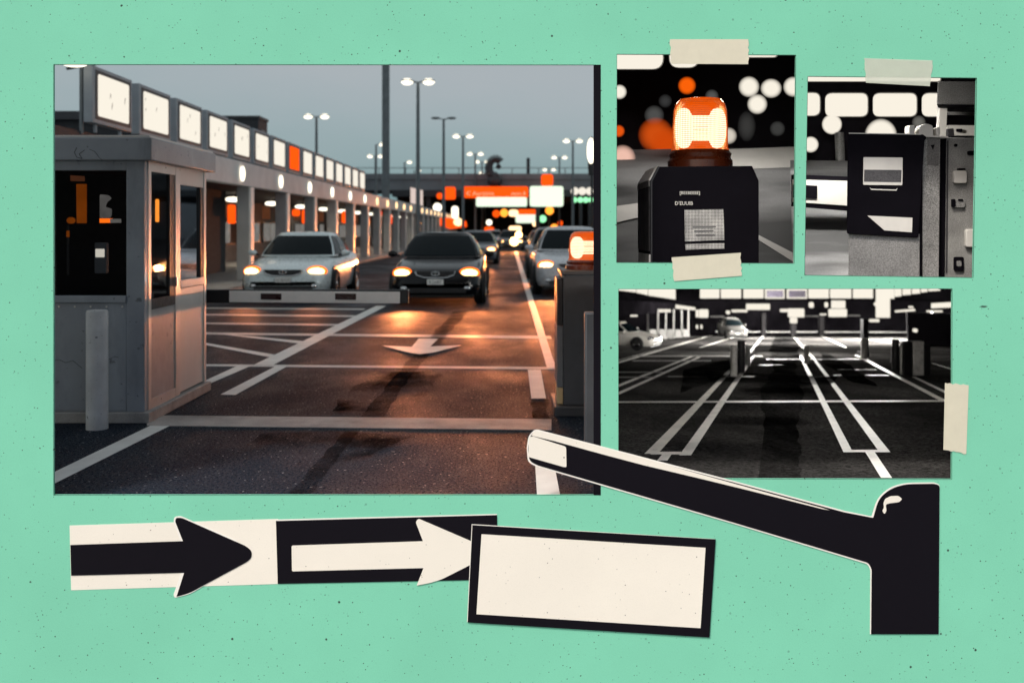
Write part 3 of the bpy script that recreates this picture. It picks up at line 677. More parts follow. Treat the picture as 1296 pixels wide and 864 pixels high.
# ================================================================== VEHICLES
def interp(st, y):
    for a, b in zip(st, st[1:]):
        if a[0] <= y <= b[0]:
            t = (y - a[0]) / (b[0] - a[0]); return [a[i] + (b[i] - a[i]) * t for i in range(1, len(a))]
    return list(st[-1][1:])
def make_car(name, label, loc, paint, rz=0, sc=1.0, group=None, lit=True, plate='', van=False, rough_detail=True, head='head'):
    root = thing(name, label, 'car', loc, group, rz, sc)
    up = .13 if van else 0
    st = [(-2.30, .66, .60, .30), (-2.28, .74, .645, .25), (-2.22, .81, .69, .21), (-2.08, .865, .74, .19), (-1.8, .895, .80, .19), (-1.4, .91, .865, .19), (-1.0, .915, .92, .19),
          (0, .92, .95, .18), (1.0, .92, .965, .18), (1.5, .91, .985, .19), (1.95, .89, .99, .2), (2.15, .85, .965, .23), (2.25, .79, .9, .27), (2.28, .72, .82, .32)]
    ys = [s[0] for s in st]; ext = []
    for a, b in zip(ys, ys[1:]):
        n = max(1, int((b - a) / .22)); ext += [a + (b - a) * i / n for i in range(n)]
    ext.append(ys[-1]); mb = MB(); rows = []
    for y in ext:
        w, zt, zb = interp(st, y); zt += up * .6
        half = [(0, zt), (.45 * w, zt - .004), (.74 * w, zt - .022), (.89 * w, zt - .06), (.965 * w, zt - .13), (.995 * w, zt - .25), (w, (zt + zb) / 2 - .06), (.985 * w, zb + .13), (.94 * w, zb + .03), (.82 * w, zb), (0, zb)]
        full = [(x, z) for x, z in half] + [(-x, z) for x, z in half[-2:0:-1]]
        rows.append([(x, y, z) for x, z in full])
    n = len(rows[0]); vs = [p for r in rows for p in r]
    fs = [(k * n + i, k * n + (i + 1) % n, (k + 1) * n + (i + 1) % n, (k + 1) * n + i) for k in range(len(rows) - 1) for i in range(n)]
    fs += [list(range(n - 1, -1, -1)), list(range((len(rows) - 1) * n, len(rows) * n))]
    mb.add(vs, fs, True)
    body = mb.build('body', paint, root, local=True, ang=50)
    # cabin
    zb, zr, zc = .915 + up * .6, 1.37 + up, 1.44 + up
    B = [(0, -1.12), (.5, -1.07), (.80, -.86), (.845, -.2), (.845, .7), (.80, 1.38), (.5, 1.62), (0, 1.66)]
    R = [(0, -.30), (.38, -.28), (.575, -.20), (.60, .1), (.60, .6), (.565, .92), (.38, 1.02), (0, 1.04)]
    if van: B[-3:] = [(.82, 1.8), (.5, 1.98), (0, 2.0)]; R[-3:] = [(.58, 1.4), (.4, 1.55), (0, 1.58)]
    def full(h): return h + [(-x, y) for x, y in h[-2:0:-1]]
    mid = [(b[0] * .5 + r[0] * .5 + (.02 if b[0] else 0), b[1] * .5 + r[1] * .5) for b, r in zip(B, R)]
    rings = [[(x, y, zb) for x, y in full(B)], [(x, y, (zb + zr) / 2 + .015) for x, y in full(mid)], [(x, y, zr) for x, y in full(R)],
             [(x * .86, y * .93 + .02, zc - .02) for x, y in full(R)], [(x * .45, y * .6 + .12, zc) for x, y in full(R)]]
    m = len(rings[0]); vs = [p for r in rings for p in r]
    fs = [(k * m + i, k * m + (i + 1) % m, (k + 1) * m + (i + 1) % m, (k + 1) * m + i) for k in range(4) for i in range(m)] + [list(range(4 * m, 5 * m))]
    MB().add(vs, fs, True).build('cabin', paint, root, local=True, ang=42)
    rv = [[Vector(p) for p in r] for r in rings]
    def pane(name, idx, shrink, off, lo=.06, hi=.94):
        strips = []
        for i in idx:
            i %= m; a, b, c = rv[0][i], rv[1][i], rv[2][i]
            strips.append([a.lerp(b, lo * 2), b, b.lerp(c, (hi - .5) * 2)])
        cen = sum((p for s in strips for p in s), Vector()) / (3 * len(strips))
        nn = (strips[-1][0] - strips[0][0]).cross(strips[0][2] - strips[0][0]).normalized()
        if nn.dot(cen - Vector((0, .2, 1.0))) < 0: nn = -nn
        for s in (0, -1):
            for k in range(3): strips[s][k] = strips[s][k].lerp(strips[1 if s == 0 else -2][k] if len(strips) > 2 else strips[-1 if s == 0 else 0][k], shrink)
        vs = [p + nn * off for s in strips for p in s]; L = len(strips)
        fs = [(s * 3 + k, (s + 1) * 3 + k, (s + 1) * 3 + k + 1, s * 3 + k + 1) for s in range(L - 1) for k in range(2)]
        return MB().add(vs, fs, True).build(name, M['tint'], root, local=True)
    pane('windshield', (-2, -1, 0, 1, 2), .10, .012)
    pane('rear_window', (5, 6, 7, 8, 9), .15, .012)
    pane('side_window', (2, 3), .12, .014); pane('side_window', (3, 4), .05, .014); pane('side_window', (4, 5), .12, .014)
    pane('side_window', (-2, -3), .12, .014); pane('side_window', (-3, -4), .05, .014); pane('side_window', (-4, -5), .12, .014)
    zt = up * .35
    for s in (-1, 1):
        rot = Matrix.Rotation(s * math.radians(28), 3, 'Z')
        h = MB().ell((s * .655, -2.165, .635 + zt), .19, .115, .092, 18, 10, rot).build('headlight', M[head] if lit else M['chrome'], root, local=True)
        MB().ell((s * .66, -2.135, .635 + zt), .225, .115, .118, 18, 10, rot).build('lamp_rim', M['head_o'] if lit else M['black'], h, local=True)
        for yy in (-1.42, 1.32):
            wz = .325
            ty = MB().lathe((s * .80, yy, wz), [(.20, -.11), (.30, -.115), (.325, -.09), (.325, .09), (.30, .115), (.20, .11)], 26, 'x').build('wheel', M['rubber'], root, local=True)
            rm = MB().lathe((s * .80, yy, wz), [(0, s * .10), (.05, s * .105), (.07, s * .085), (.17, s * .09), (.205, s * .112), (.215, s * .1), (.215, -s * .05)], 26, 'x').build('rim', M['chrome'], ty, local=True)
            MB().lathe((s * .895, yy, wz + .02), [(0, 0), (.385, 0), (.39, s * .010), (.37, s * .018), (0, s * .018)], 26, 'x').build('wheel_arch', M['black'], root, local=True)
            ty.location.x = s * .06
        mr = MB().ell((s * 1.02, -.72, .985 + up * .6), .105, .06, .068, 14, 8).build('mirror', paint, root, local=True)
        MB().tube((s * .86, -.74, .94 + up * .6), (s * .98, -.72, .965 + up * .6), .022).build('bracket', M['black'], mr, local=True)
        MB().ell((s * .70, 2.24, .80 + zt), .15, .05, .08, 12, 8).build('tail_light', M['red_ref'], root, local=True)
        MB().ell((s * .62, -2.285, .34), .075, .03, .045, 12, 8).build('fog_light', M['chrome'], root, local=True)
        if rough_detail:
            MB().box(s * .915 - .012, s * .915 + .012, -.08, .10, .83, .855).build('door_handle', paint, root, local=True, bevel=.004)
    gr = MB().prism([(x, -2.318, z + zt) for x, z in [(-.40, .675), (.40, .675), (.36, .60), (.22, .555), (0, .545), (-.22, .555), (-.36, .60)]], (0, .05, 0)).build('grille', M['black'], root, local=True, bevel=.006)
    pts = [(-.40, .675), (-.36, .60), (-.22, .553), (0, .542), (.22, .553), (.36, .60), (.40, .675)]
    mb = MB()
    for a, b in zip(pts, pts[1:]): mb.tube((a[0], -2.322, a[1] + zt), (b[0], -2.322, b[1] + zt), .013, n=8)
    mb.build('grille_trim', M['chrome'], gr, local=True)
    for k in range(2): MB().box(-.34, .34, -2.322, -2.316, .632 - k * .035 + zt, .640 - k * .035 + zt).build('grille_bar', M['dark'], gr, local=True)
    mb = MB()
    q = [(.075 * math.cos(2 * math.pi * i / 20), .04 * math.sin(2 * math.pi * i / 20)) for i in range(20)]
    for a, b in zip(q, q[1:] + q[:1]): mb.tube((a[0], -2.33, a[1] + .625 + zt), (b[0], -2.33, b[1] + .625 + zt), .009, n=6)
    mb.tube((0, -2.33, .59 + zt), (0, -2.33, .66 + zt), .009, n=6)
    mb.build('emblem', M['chrome'], root, local=True)
    pl = MB().box(-.16, .16, -2.335, -2.31, .415, .52).build('number_plate', M['plate'], root, local=True, bevel=.006)
    if plate:
        tx = text(plate, .085, (0, -2.337, .437), M['dark'], None, 'plate_text', .001, 'CENTER', sx=1.15); tx.parent = pl
    MB().box(-.60, .60, -2.312, -2.26, .245, .345).build('air_intake', M['black'], root, local=True, bevel=.01)
    MB().box(-.74, .74, -2.20, -1.9, .15, .22).build('bumper_lip', M['black'], root, local=True, bevel=.01)
    if lit:
        pass
    return root
def paintm(name, col, **k): return surf(name, col, .3, metal=.15, var=.03, coat=.55, **k)
M['p_white'] = paintm('pale silver paint', (.66, .74, .74)); M['p_black'] = surf('black paint', (.006, .0065, .0075), .2, var=.03, coat=.25, spec=.2); M['p_silver'] = paintm('silver paint', (.55, .56, .58))
M['p_grey'] = paintm('grey paint', (.13, .14, .155)); M['p_dark'] = paintm('dark grey paint', (.05, .055, .06))
make_car('parked_car', 'pale silver sedan with headlights on, left of the dark sedan', (-4.66, 23.2, 0), M['p_white'], plate='OOEOO')
make_car('parked_car', 'black sedan with glowing headlights in the middle lane', (-1.50, 22.4, 0), M['p_black'], plate='R2681')
make_car('parked_car', 'silver hatchback behind the orange beacon in the right lane', (1.44, 25.4, 0), M['p_silver'], van=True)
make_car('parked_car', 'dark grey car just behind the silver hatchback in the right lane', (1.42, 33.0, 0), M['p_grey'], van=True, plate='')
make_car('parked_car', 'grey car queued behind the black sedan, its roof beside it', (-1.55, 46, 0), M['p_grey'])
make_car('parked_car', 'far dark car with two bright lamps between the lanes', (-.1, 74, 0), M['p_dark'])
make_car('parked_car', 'far grey car in the right lane behind the others', (2.0, 52, 0), M['p_grey'])
make_car('parked_car', 'white car at the canopy, mostly hidden behind the toll booth', (-9.05, 25.4, 0), M['p_white'])
make_car('parked_car', 'small far car with warm lamps right of the lane line', (1.9, 66, 0), M['p_grey'])
make_car('parked_car', 'very distant dark car under the round green light', (3.6, 84, 0), M['p_dark'])
make_car('parked_car', 'distant car under the far signs in the middle lane', (-1.7, 92, 0), M['p_silver'])
def beams(x, y, e, aim=(0, -9, -.75), col=(1, .29, .09), spot=95):
    for s in (-1, 1):
        lamp('SPOT', 'headlight_beam', (x + s * .655, y - .16, .64), e, col, .06, (x + s * .655 + aim[0], y + aim[1], .64 + aim[2]), math.radians(spot), .9)
beams(-1.5, 20.0, 560, (2.4, -9, -1.7), spot=50); beams(-4.66, 20.8, 70, (1.2, -9, -1.2), spot=44); beams(1.44, 22.9, 900, (-.6, -9, -1.5), spot=46); beams(-1.55, 43.4, 2400, (-2.1, -18, .1), spot=24); beams(-.1, 71.4, 3500, (-4.5, -18, .3), spot=40); beams(1.42, 30.5, 420, (-1.9, -8, -.1), spot=44)

# ================================================================== CANOPY BUILDING ON THE LEFT
XC = -7.0
cb = thing('station_building', 'long low station building with canopy, columns and lit lamps behind the cars', 'building', (-11, 60, 0))
MB().box(XC - .25, XC, 21.8, 134, 2.63, 3.25).build('fascia', M['fascia'], cb, bevel=.02)
MB().box(-14.5, XC - .25, 14, 134, 2.95, 3.15).build('roof', M['roof'], cb)
MB().box(-14.5, XC - .27, 14, 134, 2.72, 2.95).build('ceiling', M['inside'], cb)
MB().box(-14.5, -6.55, 12, 134, .004, .14).build('kerb_platform', M['concrete'], cb, bevel=.02)
MB().box(-12.1, -12.0, 14, 134, .14, 2.72).build('back_wall', M['wall'], cb)
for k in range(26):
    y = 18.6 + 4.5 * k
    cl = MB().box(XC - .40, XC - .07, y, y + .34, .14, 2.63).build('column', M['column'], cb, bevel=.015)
    MB().box(XC - .07, XC - .01, y - .01, y + .33, .14, 2.63).build('lit_edge_strip', M['arm'], cl, bevel=.006)  # pale strip stands in for light catching the column edge
for k in range(26):
    y = 17.6 + 4.42 * k + 4.42 * 0
    w_ = 1.0
    MB().ell((XC + .05, y + 4.5, 2.93), .055, .13, .20, 14, 10).build('wall_lamp', M['lamp'] if k < 7 else M['lamp_warm'], cb)
for k in range(16):
    y = 18.2 + 5.6 * k
    MB().ell((-9.5, y, 2.51), .25, .25, .085, 16, 8, power=.8).build('ceiling_lamp', M['lamp'], cb)
    MB().tube((-9.5, y, 2.58), (-9.5, y, 2.74), .02).build('lamp_rod', M['dark'], cb)
for k in range(22):
    y = 20.5 + 3.6 * k
    fr = MB().box(-12.0, -11.94, y, y + 2.9, .85, 1.85).build('window', M['black'], cb)
    mb = MB(); mb.box(-11.95, -11.93, y + .08, y + 1.38, .92, 1.78); mb.build('pane', M['pane_dim'], fr)
    mb = MB(); mb.box(-11.95, -11.93, y + 1.52, y + 2.82, .92, 1.78); mb.build('pane', M['pane_dim'] if k % 3 else M['inside'], fr)
    if k % 2 == 0:
        MB().box(-12.0, -11.95, y, y + 1.5, 1.98, 2.6).build('upper_window', M['pane_warm'], cb)
for y in (24, 40, 56, 72): lamp('AREA', 'canopy_glow', (-9.5, y, 2.4), 70, (1, .85, .65), 1.2, (-9.5, y, 0))
# row of lit sign boxes on the canopy roof
ORD = ['first', 'second', 'third', 'fourth', 'fifth', 'sixth', 'seventh', 'eighth', 'ninth', 'tenth', 'eleventh', 'twelfth', 'thirteenth', 'fourteenth', 'fifteenth', 'sixteenth', 'seventeenth', 'eighteenth']
for k in range(15):
    y = 17.15 + 2.14 * k
    lab = 'orange lit sign box in the row of cream sign boxes on the canopy roof' if k == 7 else \
          'nearest and largest blank cream sign box on the canopy roof' if k == 0 else 'blank cream lit sign box, %s from the toll booth on the canopy roof' % ORD[k]
    t = thing('sign_box', lab, 'sign', (XC, y + .9, 3.2), 'lit sign boxes on the canopy roof')
    MB().box(XC - .16, XC, y, y + 1.78, 3.28, 4.24).build('casing', M['sign_side'], t, bevel=.015)
    MB().box(XC - .005, XC + .006, y + .10, y + 1.69, 3.35, 4.18).build('inner_frame', M['black'], t, bevel=.003)
    ov = [(XC + .008, a, b) for a, b in rounded([(y + .2, 3.41), (y + 1.59, 3.41), (y + 1.59, 4.12), (y + .2, 4.12)], .06)]
    MB().prism(ov, (.006, 0, 0)).build('lit_face', M['orange'] if k == 7 else M['sign_lit'], t)
    if k < 6 and k != 7:
        for q in range(3):
            a, b = y + random.uniform(.28, 1.5), random.uniform(3.5, 4.05); h = random.uniform(.05, .14)
            MB().prism([(XC + .0145, a, b), (XC + .0145, a + .035, b + h * .9), (XC + .0145, a + .012, b + h), (XC + .0145, a - .012, b + h * .4)], (.001, 0, 0)).build('scratch', M['black'], t)
    for a in (.3, 1.4): MB().tube((XC - .08, y + a, 3.14), (XC - .08, y + a, 3.30), .03).build('leg', M['sign_side'], t)
# orange signs under the canopy
def hang(pts, Y, lab, m=None, nm='hanging_sign'):
    return tag(MB().px(pts, Y, .12).build(nm, m or M['orange']), lab, 'sign')
hang(rrect(288, 259, 297, 283, 3), 30, 'tall orange sign hanging under the canopy nearest the toll booth')
hang(rrect(369.5, 265, 379, 273.5, 3), 40, 'small round orange sign under the canopy above the silver sedan')
hang(rrect(382, 265.5, 387.5, 283, 2.5), 38, 'narrow tall orange sign under the canopy above the silver sedan')
hang(rrect(432.5, 267, 440, 282.5, 3), 46, 'tall orange sign under the canopy to the right of the silver sedan')
hang(rrect(486, 271, 496, 284.5, 3), 66, 'square orange sign under the canopy left of the black sedan', M['orange'])
tag(MB().px(circle(491, 278, 3), 65.8, .1).build('lamp_globe', M['lamp_warm']), 'white hot lamp in front of the square orange sign', 'lamp')
hang(rrect(510, 268, 514, 276, 2), 76, 'tiny orange sign under the canopy directly above the black sedan roof')
hang(rrect(481, 267, 486, 273, 2), 70, 'tiny orange lamp sign left of the square orange sign')
# orange glowing end of the canopy
hang([(540, 271), (590, 280), (591, 287), (570, 290), (540, 279)], 104, 'glowing orange end board of the canopy beside the far lamps', M['orange'], 'end_board')
tag(MB().px(circle(580, 281, 5, sx=1.2), 103.5, .1).build('lamp_globe', M['lamp_warm']), 'bright lamp in front of the glowing orange end board', 'lamp')
tag(MB().px(circle(543, 279.5, 4.6), 98, .1).build('lamp_globe', M['lamp_warm']), 'round warm lamp left of the glowing orange end board', 'lamp')
# dark volumes behind
t = thing('plant_room', 'dark block rising behind the sign boxes', 'building', (-12, 43, 3))
MB().box(-13.1, -11.1, 45, 46.6, 2.9, 6.35).build('wall', M['roof'], t); MB().box(-13.15, -11.05, 44.95, 46.65, 6.35, 6.46).build('roof', M['dark'], t)
MB().box(-11.1, -11.06, 45.4, 46.1, 4.6, 5.9).build('vent', M['pole'], t)
t = thing('side_building', 'dark flat-roofed building behind the toll booth roof', 'building', (-17, 28, 0))
MB().box(-26, -9.2, 25, 33, 0, 4.15).build('wall', M['roof'], t); MB().box(-26.2, -9.1, 24.8, 33.2, 4.15, 4.35).build('roof', M['dark'], t)
MB().prism([(-12.6, 24.6, 4.05), (-9.9, 24.6, 3.74), (-9.9, 24.6, 3.45), (-12.6, 24.6, 3.45)], (0, .2, 0)).build('awning', M['fascia'], t)

# ================================================================== STREET LAMPS
def street_lamp(u, v, lab, zt=10.0, lit=(1, 1), single=0, grp='street lamps beyond the canopy'):
    Y = (zt - H) * F / (CV - v); X = (u - CU) / F * Y
    t = thing('street_lamp', lab, 'street lamp', (X, Y, 0), grp)
    MB().tube((X, Y, 0), (X, Y, zt - .05), .15, .09).build('pole', M['pole'], t)
    MB().tube((X, Y, 0), (X, Y, .5), .22, .2).build('base', M['pole'], t)
    for s, l in zip((-1, 1), lit):
        if single and s != single: continue
        MB().tube((X, Y, zt - .08), (X + s * .45, Y, zt + .02), .045).build('arm', M['pole'], t)
        h = MB().ell((X + s * .62, Y, zt + .02), .36, .22, .10, 14, 8).build('lamp_head', M['pole'], t)
        if l: MB().ell((X + s * .62, Y, zt - .03), .34, .22, .19, 14, 8).build('lens', M['lamp'], h)
street_lamp(529, 103, 'tallest lit twin street lamp, right of the thick dark mast')
street_lamp(561.5, 150, 'unlit twin street lamp standing between the lit ones', lit=(0, 0))
street_lamp(400.5, 147, 'lit twin street lamp just above the canopy sign boxes')
street_lamp(586, 172, 'lit twin street lamp right of the unlit one')
street_lamp(601.5, 194.5, 'fourth lit twin street lamp in the row right of the mast')
street_lamp(610, 204.5, 'small lit twin lamp left of the dark overpass sculpture, upper of two')
street_lamp(614, 218.5, 'small lit twin lamp left of the dark overpass sculpture, lower of two')
street_lamp(725, 178, 'lit twin street lamp farthest right, above the green and cream lights')
street_lamp(708, 199, 'lit twin street lamp second from the right edge')
street_lamp(695, 214.5, 'lowest lit twin street lamp over the orange square light')
street_lamp(476, 182.5, 'single lit street lamp touching the mast, upper', single=1)
street_lamp(475, 197.5, 'twin lit street lamp behind the thick mast')
street_lamp(512, 205, 'single small lit lamp between mast and tall street lamp', single=1)
street_lamp(524.5, 215.5, 'lowest single lit lamp at the foot of the tall street lamp', single=1)
t = thing('lamp_mast', 'street lamp head cut by the top left corner of the print above the first sign', 'street lamp', (-7.35, 17.2, 0))
MB().tube((-7.25, 17.3, 3.1), (-7.25, 17.3, 4.32), .035).build('pole', M['pole'], t)
MB().tube((-6.9, 17.3, 4.30), (-7.5, 17.3, 4.20), .025).build('arm', M['dark'], t)
MB().ell((-7.19, 16.9, 4.21), .19, .14, .045, 14, 8).build('lens', M['lamp'], t)
t = thing('tall_mast', 'thick dark mast rising out of the print top behind the canopy', 'mast', (-8.6, 70, 0))
MB().tube((-8.6, 70, 0), (-8.6, 70, 24), .27, .25).build('pole', M['pole'], t); MB().box(-9, -8.2, 69.6, 70.4, 0, .5).build('base', M['concrete'], t)

# ================================================================== OVERPASS, TOLL PLAZA AND FAR SIGNS
t = thing('overpass', 'grey concrete overpass crossing behind the signs', 'bridge', (5, 120, 0))
MB().box(-70, 60, 116, 128, 5.85, 7.15).build('deck', M['deck'], t, bevel=.05)
MB().box(-70, 60, 115.8, 116, 7.15, 7.75).build('parapet', M['deck'], t)
mb = MB()
for k in range(44): mb.tube((-69 + k * 3, 115.9, 7.75), (-69 + k * 3, 115.9, 8.4), .05, n=6)
mb.box(-70, 60, 115.87, 115.93, 8.36, 8.44); mb.build('railing', M['pole'], t)
for x in (-60, -40, -24): MB().box(x, x + 2.2, 118, 126, 0, 5.85).build('pier', M['deck'], t)
t = thing('gantry_hall', 'dark toll hall opening under the overpass', 'building', (4, 135, 0))
MB().box(-13.2, 40, 113, 160, 5.1, 5.8).build('roof', M['roof'], t)
MB().box(-13.2, 40, 158, 159, 0, 5.1).build('back_wall', M['inside'], t)
MB().box(-13.2, -12.8, 118, 158, 0, 5.1).build('side_wall', M['inside'], t)
for x in (-9.5, 2.6, 9.0, 16): MB().box(x, x + .5, 113.5, 114.1, 0, 5.1).build('column', M['roof'], t)
MB().box(-70, 60, 162, 163, 0, 6).build('rear_wall', M['deck'], t)
for k in range(9): MB().box(7.4 + k * 1.0, 7.75 + k, 113.2, 113.4, 0, 4.6).build('slat', M['dark'], t)
t = thing('roof_sculpture', 'dark curled shape on a ball standing on the overpass', 'sculpture', P(626, 236, 115))
mb = MB(); cc = [P(627 + 8.5 * math.cos(a), 212 - 11 * math.sin(a), 115) for a in [math.radians(40 + 16 * i) for i in range(17)]]
for a, b in zip(cc, cc[1:]): mb.tube(a, b, .45, n=8)
mb.build('hook', M['dark'], t)
mb = MB(); mb.ell(P(626.5, 229, 115), .85, .6, .75); mb.build('ball', M['dark'], t)
MB().ell(P(631, 211, 115), .3, .3, .3).build('knob', M['dark'], t)
tag(MB().tube(P(668.5, 224, 118), P(668.5, 202, 118), .2).ell(P(668.5, 202, 118), .22, .22, .22).build('chimney', M['roof']), 'short dark chimney standing on the overpass', 'chimney')

def far(nm, pts, Y, lab, m, cat='lamp', th=.25):
    return tag(MB().px(pts, Y, th).build(nm, m), lab, cat)
t = thing('gantry_sign', 'long orange gantry sign with pale blurred lettering over the lanes', 'sign', P(628, 243, 111))
MB().px(rrect(586.5, 236, 668.5, 250.5, 2.5), 111, .3).build('panel', M['orange'], t)
M['sign_text'] = glow('sign lettering', (255, 180, 140), 1.3)
text('C Aurstins', .60, P(590, 247, 110.97), M['sign_text'], t, sx=1.15); text('mmn 8', .55, P(647, 247, 110.97), M['sign_text'], t, sx=1.0)
far('gantry_sign', rrect(602.5, 249.5, 667, 261.5, 2.5), 110.8, 'long pale sign strip hung below the orange lettered sign', M['pale_l'], 'sign')
far('gantry_sign', rrect(670.5, 235.5, 713, 261.5, 3.5), 111, 'big blank cream sign beside the orange lettered sign', M['pale_l'], 'sign')
far('signal_light', rrect(685, 220.5, 700, 235.5, 4), 112, 'square orange light standing on top of the blank cream sign', M['orange'])
far('signal_light', rrect(562, 236.5, 576.5, 252.5, 3), 111, 'square orange light left of the orange lettered sign', M['orange'])
far('signal_light', circle(556.5, 248, 4), 111, 'small orange light left of the square orange light', M['orange'])
far('tilted_sign', [(519.5, 237), (535, 241), (535, 260.5), (519.5, 257)], 100, 'pale tilted sign at the far end of the canopy roof', glow('dim pale sign', (225, 205, 195), 1), 'sign')
for k, u in enumerate((727.5, 737, 746.5)):
    far('display_light', circle(u, 242, 5), 104, ['left', 'middle', 'right'][k] + ' large cream light in the cluster at the right edge', M['sign_lit'])
for k, u in enumerate((727, 734.5, 741.5, 748.5)):
    far('display_light', circle(u, 253, 3.5), 104, ['first from left', 'second', 'third', 'rightmost'][k] + ' small green light in the lower row at the right edge', M['green_l'])
far('lamp_globe', circle(553.5, 262.5, 5.4), 108, 'round cream lamp under the square orange light', M['lamp'])
far('lamp_globe', rrect(571.5, 261, 580, 276.5, 4), 108, 'upright cream pill lamp above the orange end board', M['lamp'])
far('lamp_globe', circle(619, 281.5, 3.6), 120, 'small cream lamp above the queue of cars', M['lamp'])
far('signal_light', circle(628, 270.5, 4.6), 140, 'left of the two round orange lights under the pale strip', M['orange'])
far('signal_light', circle(638, 269.5, 5), 140, 'right of the two round orange lights under the pale strip', M['orange_hot'])
far('lamp_globe', rrect(644, 265.5, 656, 274, 4), 140, 'pink white pill lamp beside the round orange lights', M['lamp_warm'])
far('gantry_sign', rrect(656, 265, 682, 272, 2), 140, 'small orange sign bar over the small cream sign', M['orange'], 'sign')
far('gantry_sign', rrect(652.5, 271.5, 680.5, 282.3, 3), 139.5, 'small blank cream sign under the small orange bar', M['pale_l'], 'sign')
far('signal_light', circle(687, 277, 4.6), 140, 'round green signal light right of the small cream sign', M['green_l'])
far('signal_light', circle(695.5, 266.5, 5.2), 140, 'round orange light under the big blank cream sign', M['orange_hot'])
far('signal_light', circle(701.5, 288.5, 5), 130, 'bright amber light above the silver hatchback', M['orange_hot'])
far('signal_light', circle(709, 282.5, 3.4), 130, 'small orange light above the silver hatchback, upper right', M['orange'])
far('lamp_globe', circle(677, 283.5, 3.2), 138, 'small cream lamp under the small cream sign', M['lamp_warm'])
far('lamp_globe', rrect(644, 286, 660, 293, 3), 136, 'wide cream lamp low over the far cars', M['lamp_warm'])
far('signal_light', rrect(613, 287, 625, 293.5, 3), 128, 'low orange light above the grey car roof', M['orange'])
far('lamp_globe', circle(656.5, 297, 4.4), 68, 'bright far headlamp above the biggest glare on the lane line', M['head'])
far('lamp_globe', circle(650.8, 305.5, 5.6), 66, 'biggest far glare at the end of the right lane line', M['head'])
far('signal_light', [(688, 293), (752, 291), (752, 296), (688, 297)], 60, 'long low orange light bar behind the silver hatchback', M['orange'])
t = thing('edge_lamp', 'tall oval pale lamp on a dark bracket at the right edge of the print', 'lamp', P(748, 207, 30))
MB().ell(P(748, 191, 30), .12, .14, .38, 16, 10).build('lens', M['lamp'], t)
MB().tube(P(748, 206, 30.1), P(749, 222, 30.1), .10).tube(P(749, 222, 30.1), P(749, 420, 30.1), .035).build('bracket', M['black'], t)
MB().ell(P(748.6, 191, 30.12), .15, .15, .42, 16, 10).build('casing', M['pole'], t)

# ================================================================== INSET HALLS (each print looks into its own dark room)
def hall(key, ya, yb, m, name, grow=5):
    q = WIN[key]; cu = sum(p[0] for p in q) / 4; cv = sum(p[1] for p in q) / 4
    g = [(u + (grow if u > cu else -grow), v + (grow if v > cv else -grow)) for u, v in q]
    a = [P(u, v, ya) for u, v in g]; b = [P(u, v, yb) for u, v in g]
    mb = MB(); mb.add(a + b, [(0, 1, 5, 4), (1, 2, 6, 5), (2, 3, 7, 6), (3, 0, 4, 7), (4, 5, 6, 7)])
    return tag(mb.build(name, m, ang=10), kind='structure')
M['night'] = surf('night black', (.010, .0085, .012), .85, var=.2, spec=.1)
def grad_panel(name, pts3, m): return tag(sheet(pts3, name, m), kind='structure')
def bw_road(name, lo, hi, scale=1.2, stretch=(1, 1, 1)):
    m, nt, out = new_mat(name); b = N(nt, 'ShaderNodeBsdfPrincipled', Roughness=.7)
    c = mixc(nt, ramp(nt, noise(nt, scale, 3, .5, stretch=stretch), [(.38, 0.), (.62, 1.)]), (lo,) * 3, (hi,) * 3)
    c = mixc(nt, ramp(nt, noise(nt, 260, 2, .7), [(.35, .5), (.6, 0.)]), c, (lo * .4,) * 3)
    nt.links.new(c, b.inputs['Base Color']); nt.links.new(b.outputs[0], out.inputs[0]); return m
nb = [0]
def bokeh(u, v, r, Y, lab, srgb=CREAM, k=.98, edge=.5, sx=1.0, cat='lamp'):
    """a round bokeh disc"""
    c = P(u, v, Y); rad = r / F * Y; nb[0] += 1
    t = thing('bokeh_disc', lab, cat, c)  # glowing disc whose soft edge imitates an out-of-focus lamp
    m = soft_lamp('bokeh disc %d' % nb[0], srgb, k, (0, 0, 0), rad, edge, sx)
    MB().px(circle(u, v, r, 40, sx), Y, .004).build('glow_face', m, t)
    return t
def pill(u0, v0, u1, v1, r, Y, lab, srgb=CREAM, k=.98):
    m = glow('light pill', srgb, k)
    t = thing('light_panel', lab, 'light panel', P((u0 + u1) / 2, (v0 + v1) / 2, Y))
    MB().px(rrect(u0, v0, u1, v1, r), Y, .02).build('glow_face', m, t)
    mm = glow('blurred rim', tuple(c * .62 for c in srgb), .5)  # dimmer outline added to imitate a blurred edge
    MB().px(rrect(u0 - 1.3, v0 - 1.3, u1 + 1.3, v1 + 1.3, r + 1.3), Y + .022, .004).build('rim', mm, t)
    return t

# ---- beacon print
hall('beacon', 5.618, 9.0, M['night'], 'night_backdrop')
M['bw_road'] = bw_road('dim road', .02, .24, 1.5, (.5, 1, 2.2))
grad_panel('sloping_road', [P(770, 350, 6.40), P(1015, 350, 6.40), P(1022, 186, 8.4), P(766, 190, 8.4)], M['bw_road'])
M['bw_line'] = worn_paint('blurred road line', (.62, .60, .56), 4, .3)
def on_slope(u, v, lift=.004):
    a, b, c = P(770, 350, 6.40), P(1015, 350, 6.40), P(1022, 186, 8.4); n = (b - a).cross(c - a).normalized()
    o = Vector((0, 0, H)); d = P(u, v, 1) - o; s = (a - o).dot(n) / d.dot(n); p = o + d * s
    return p + n * lift * (1 if n.z > 0 else -1)
for q in ([(958, 297), (1012, 325), (1012, 337), (958, 303)], [(776, 262), (812, 257), (812, 275), (776, 283)], [(905, 190), (1014, 186), (1014, 212), (905, 216)]):
    tag(sheet([on_slope(u, v) for u, v in q], 'road_marking', M['bw_line']), kind='structure')
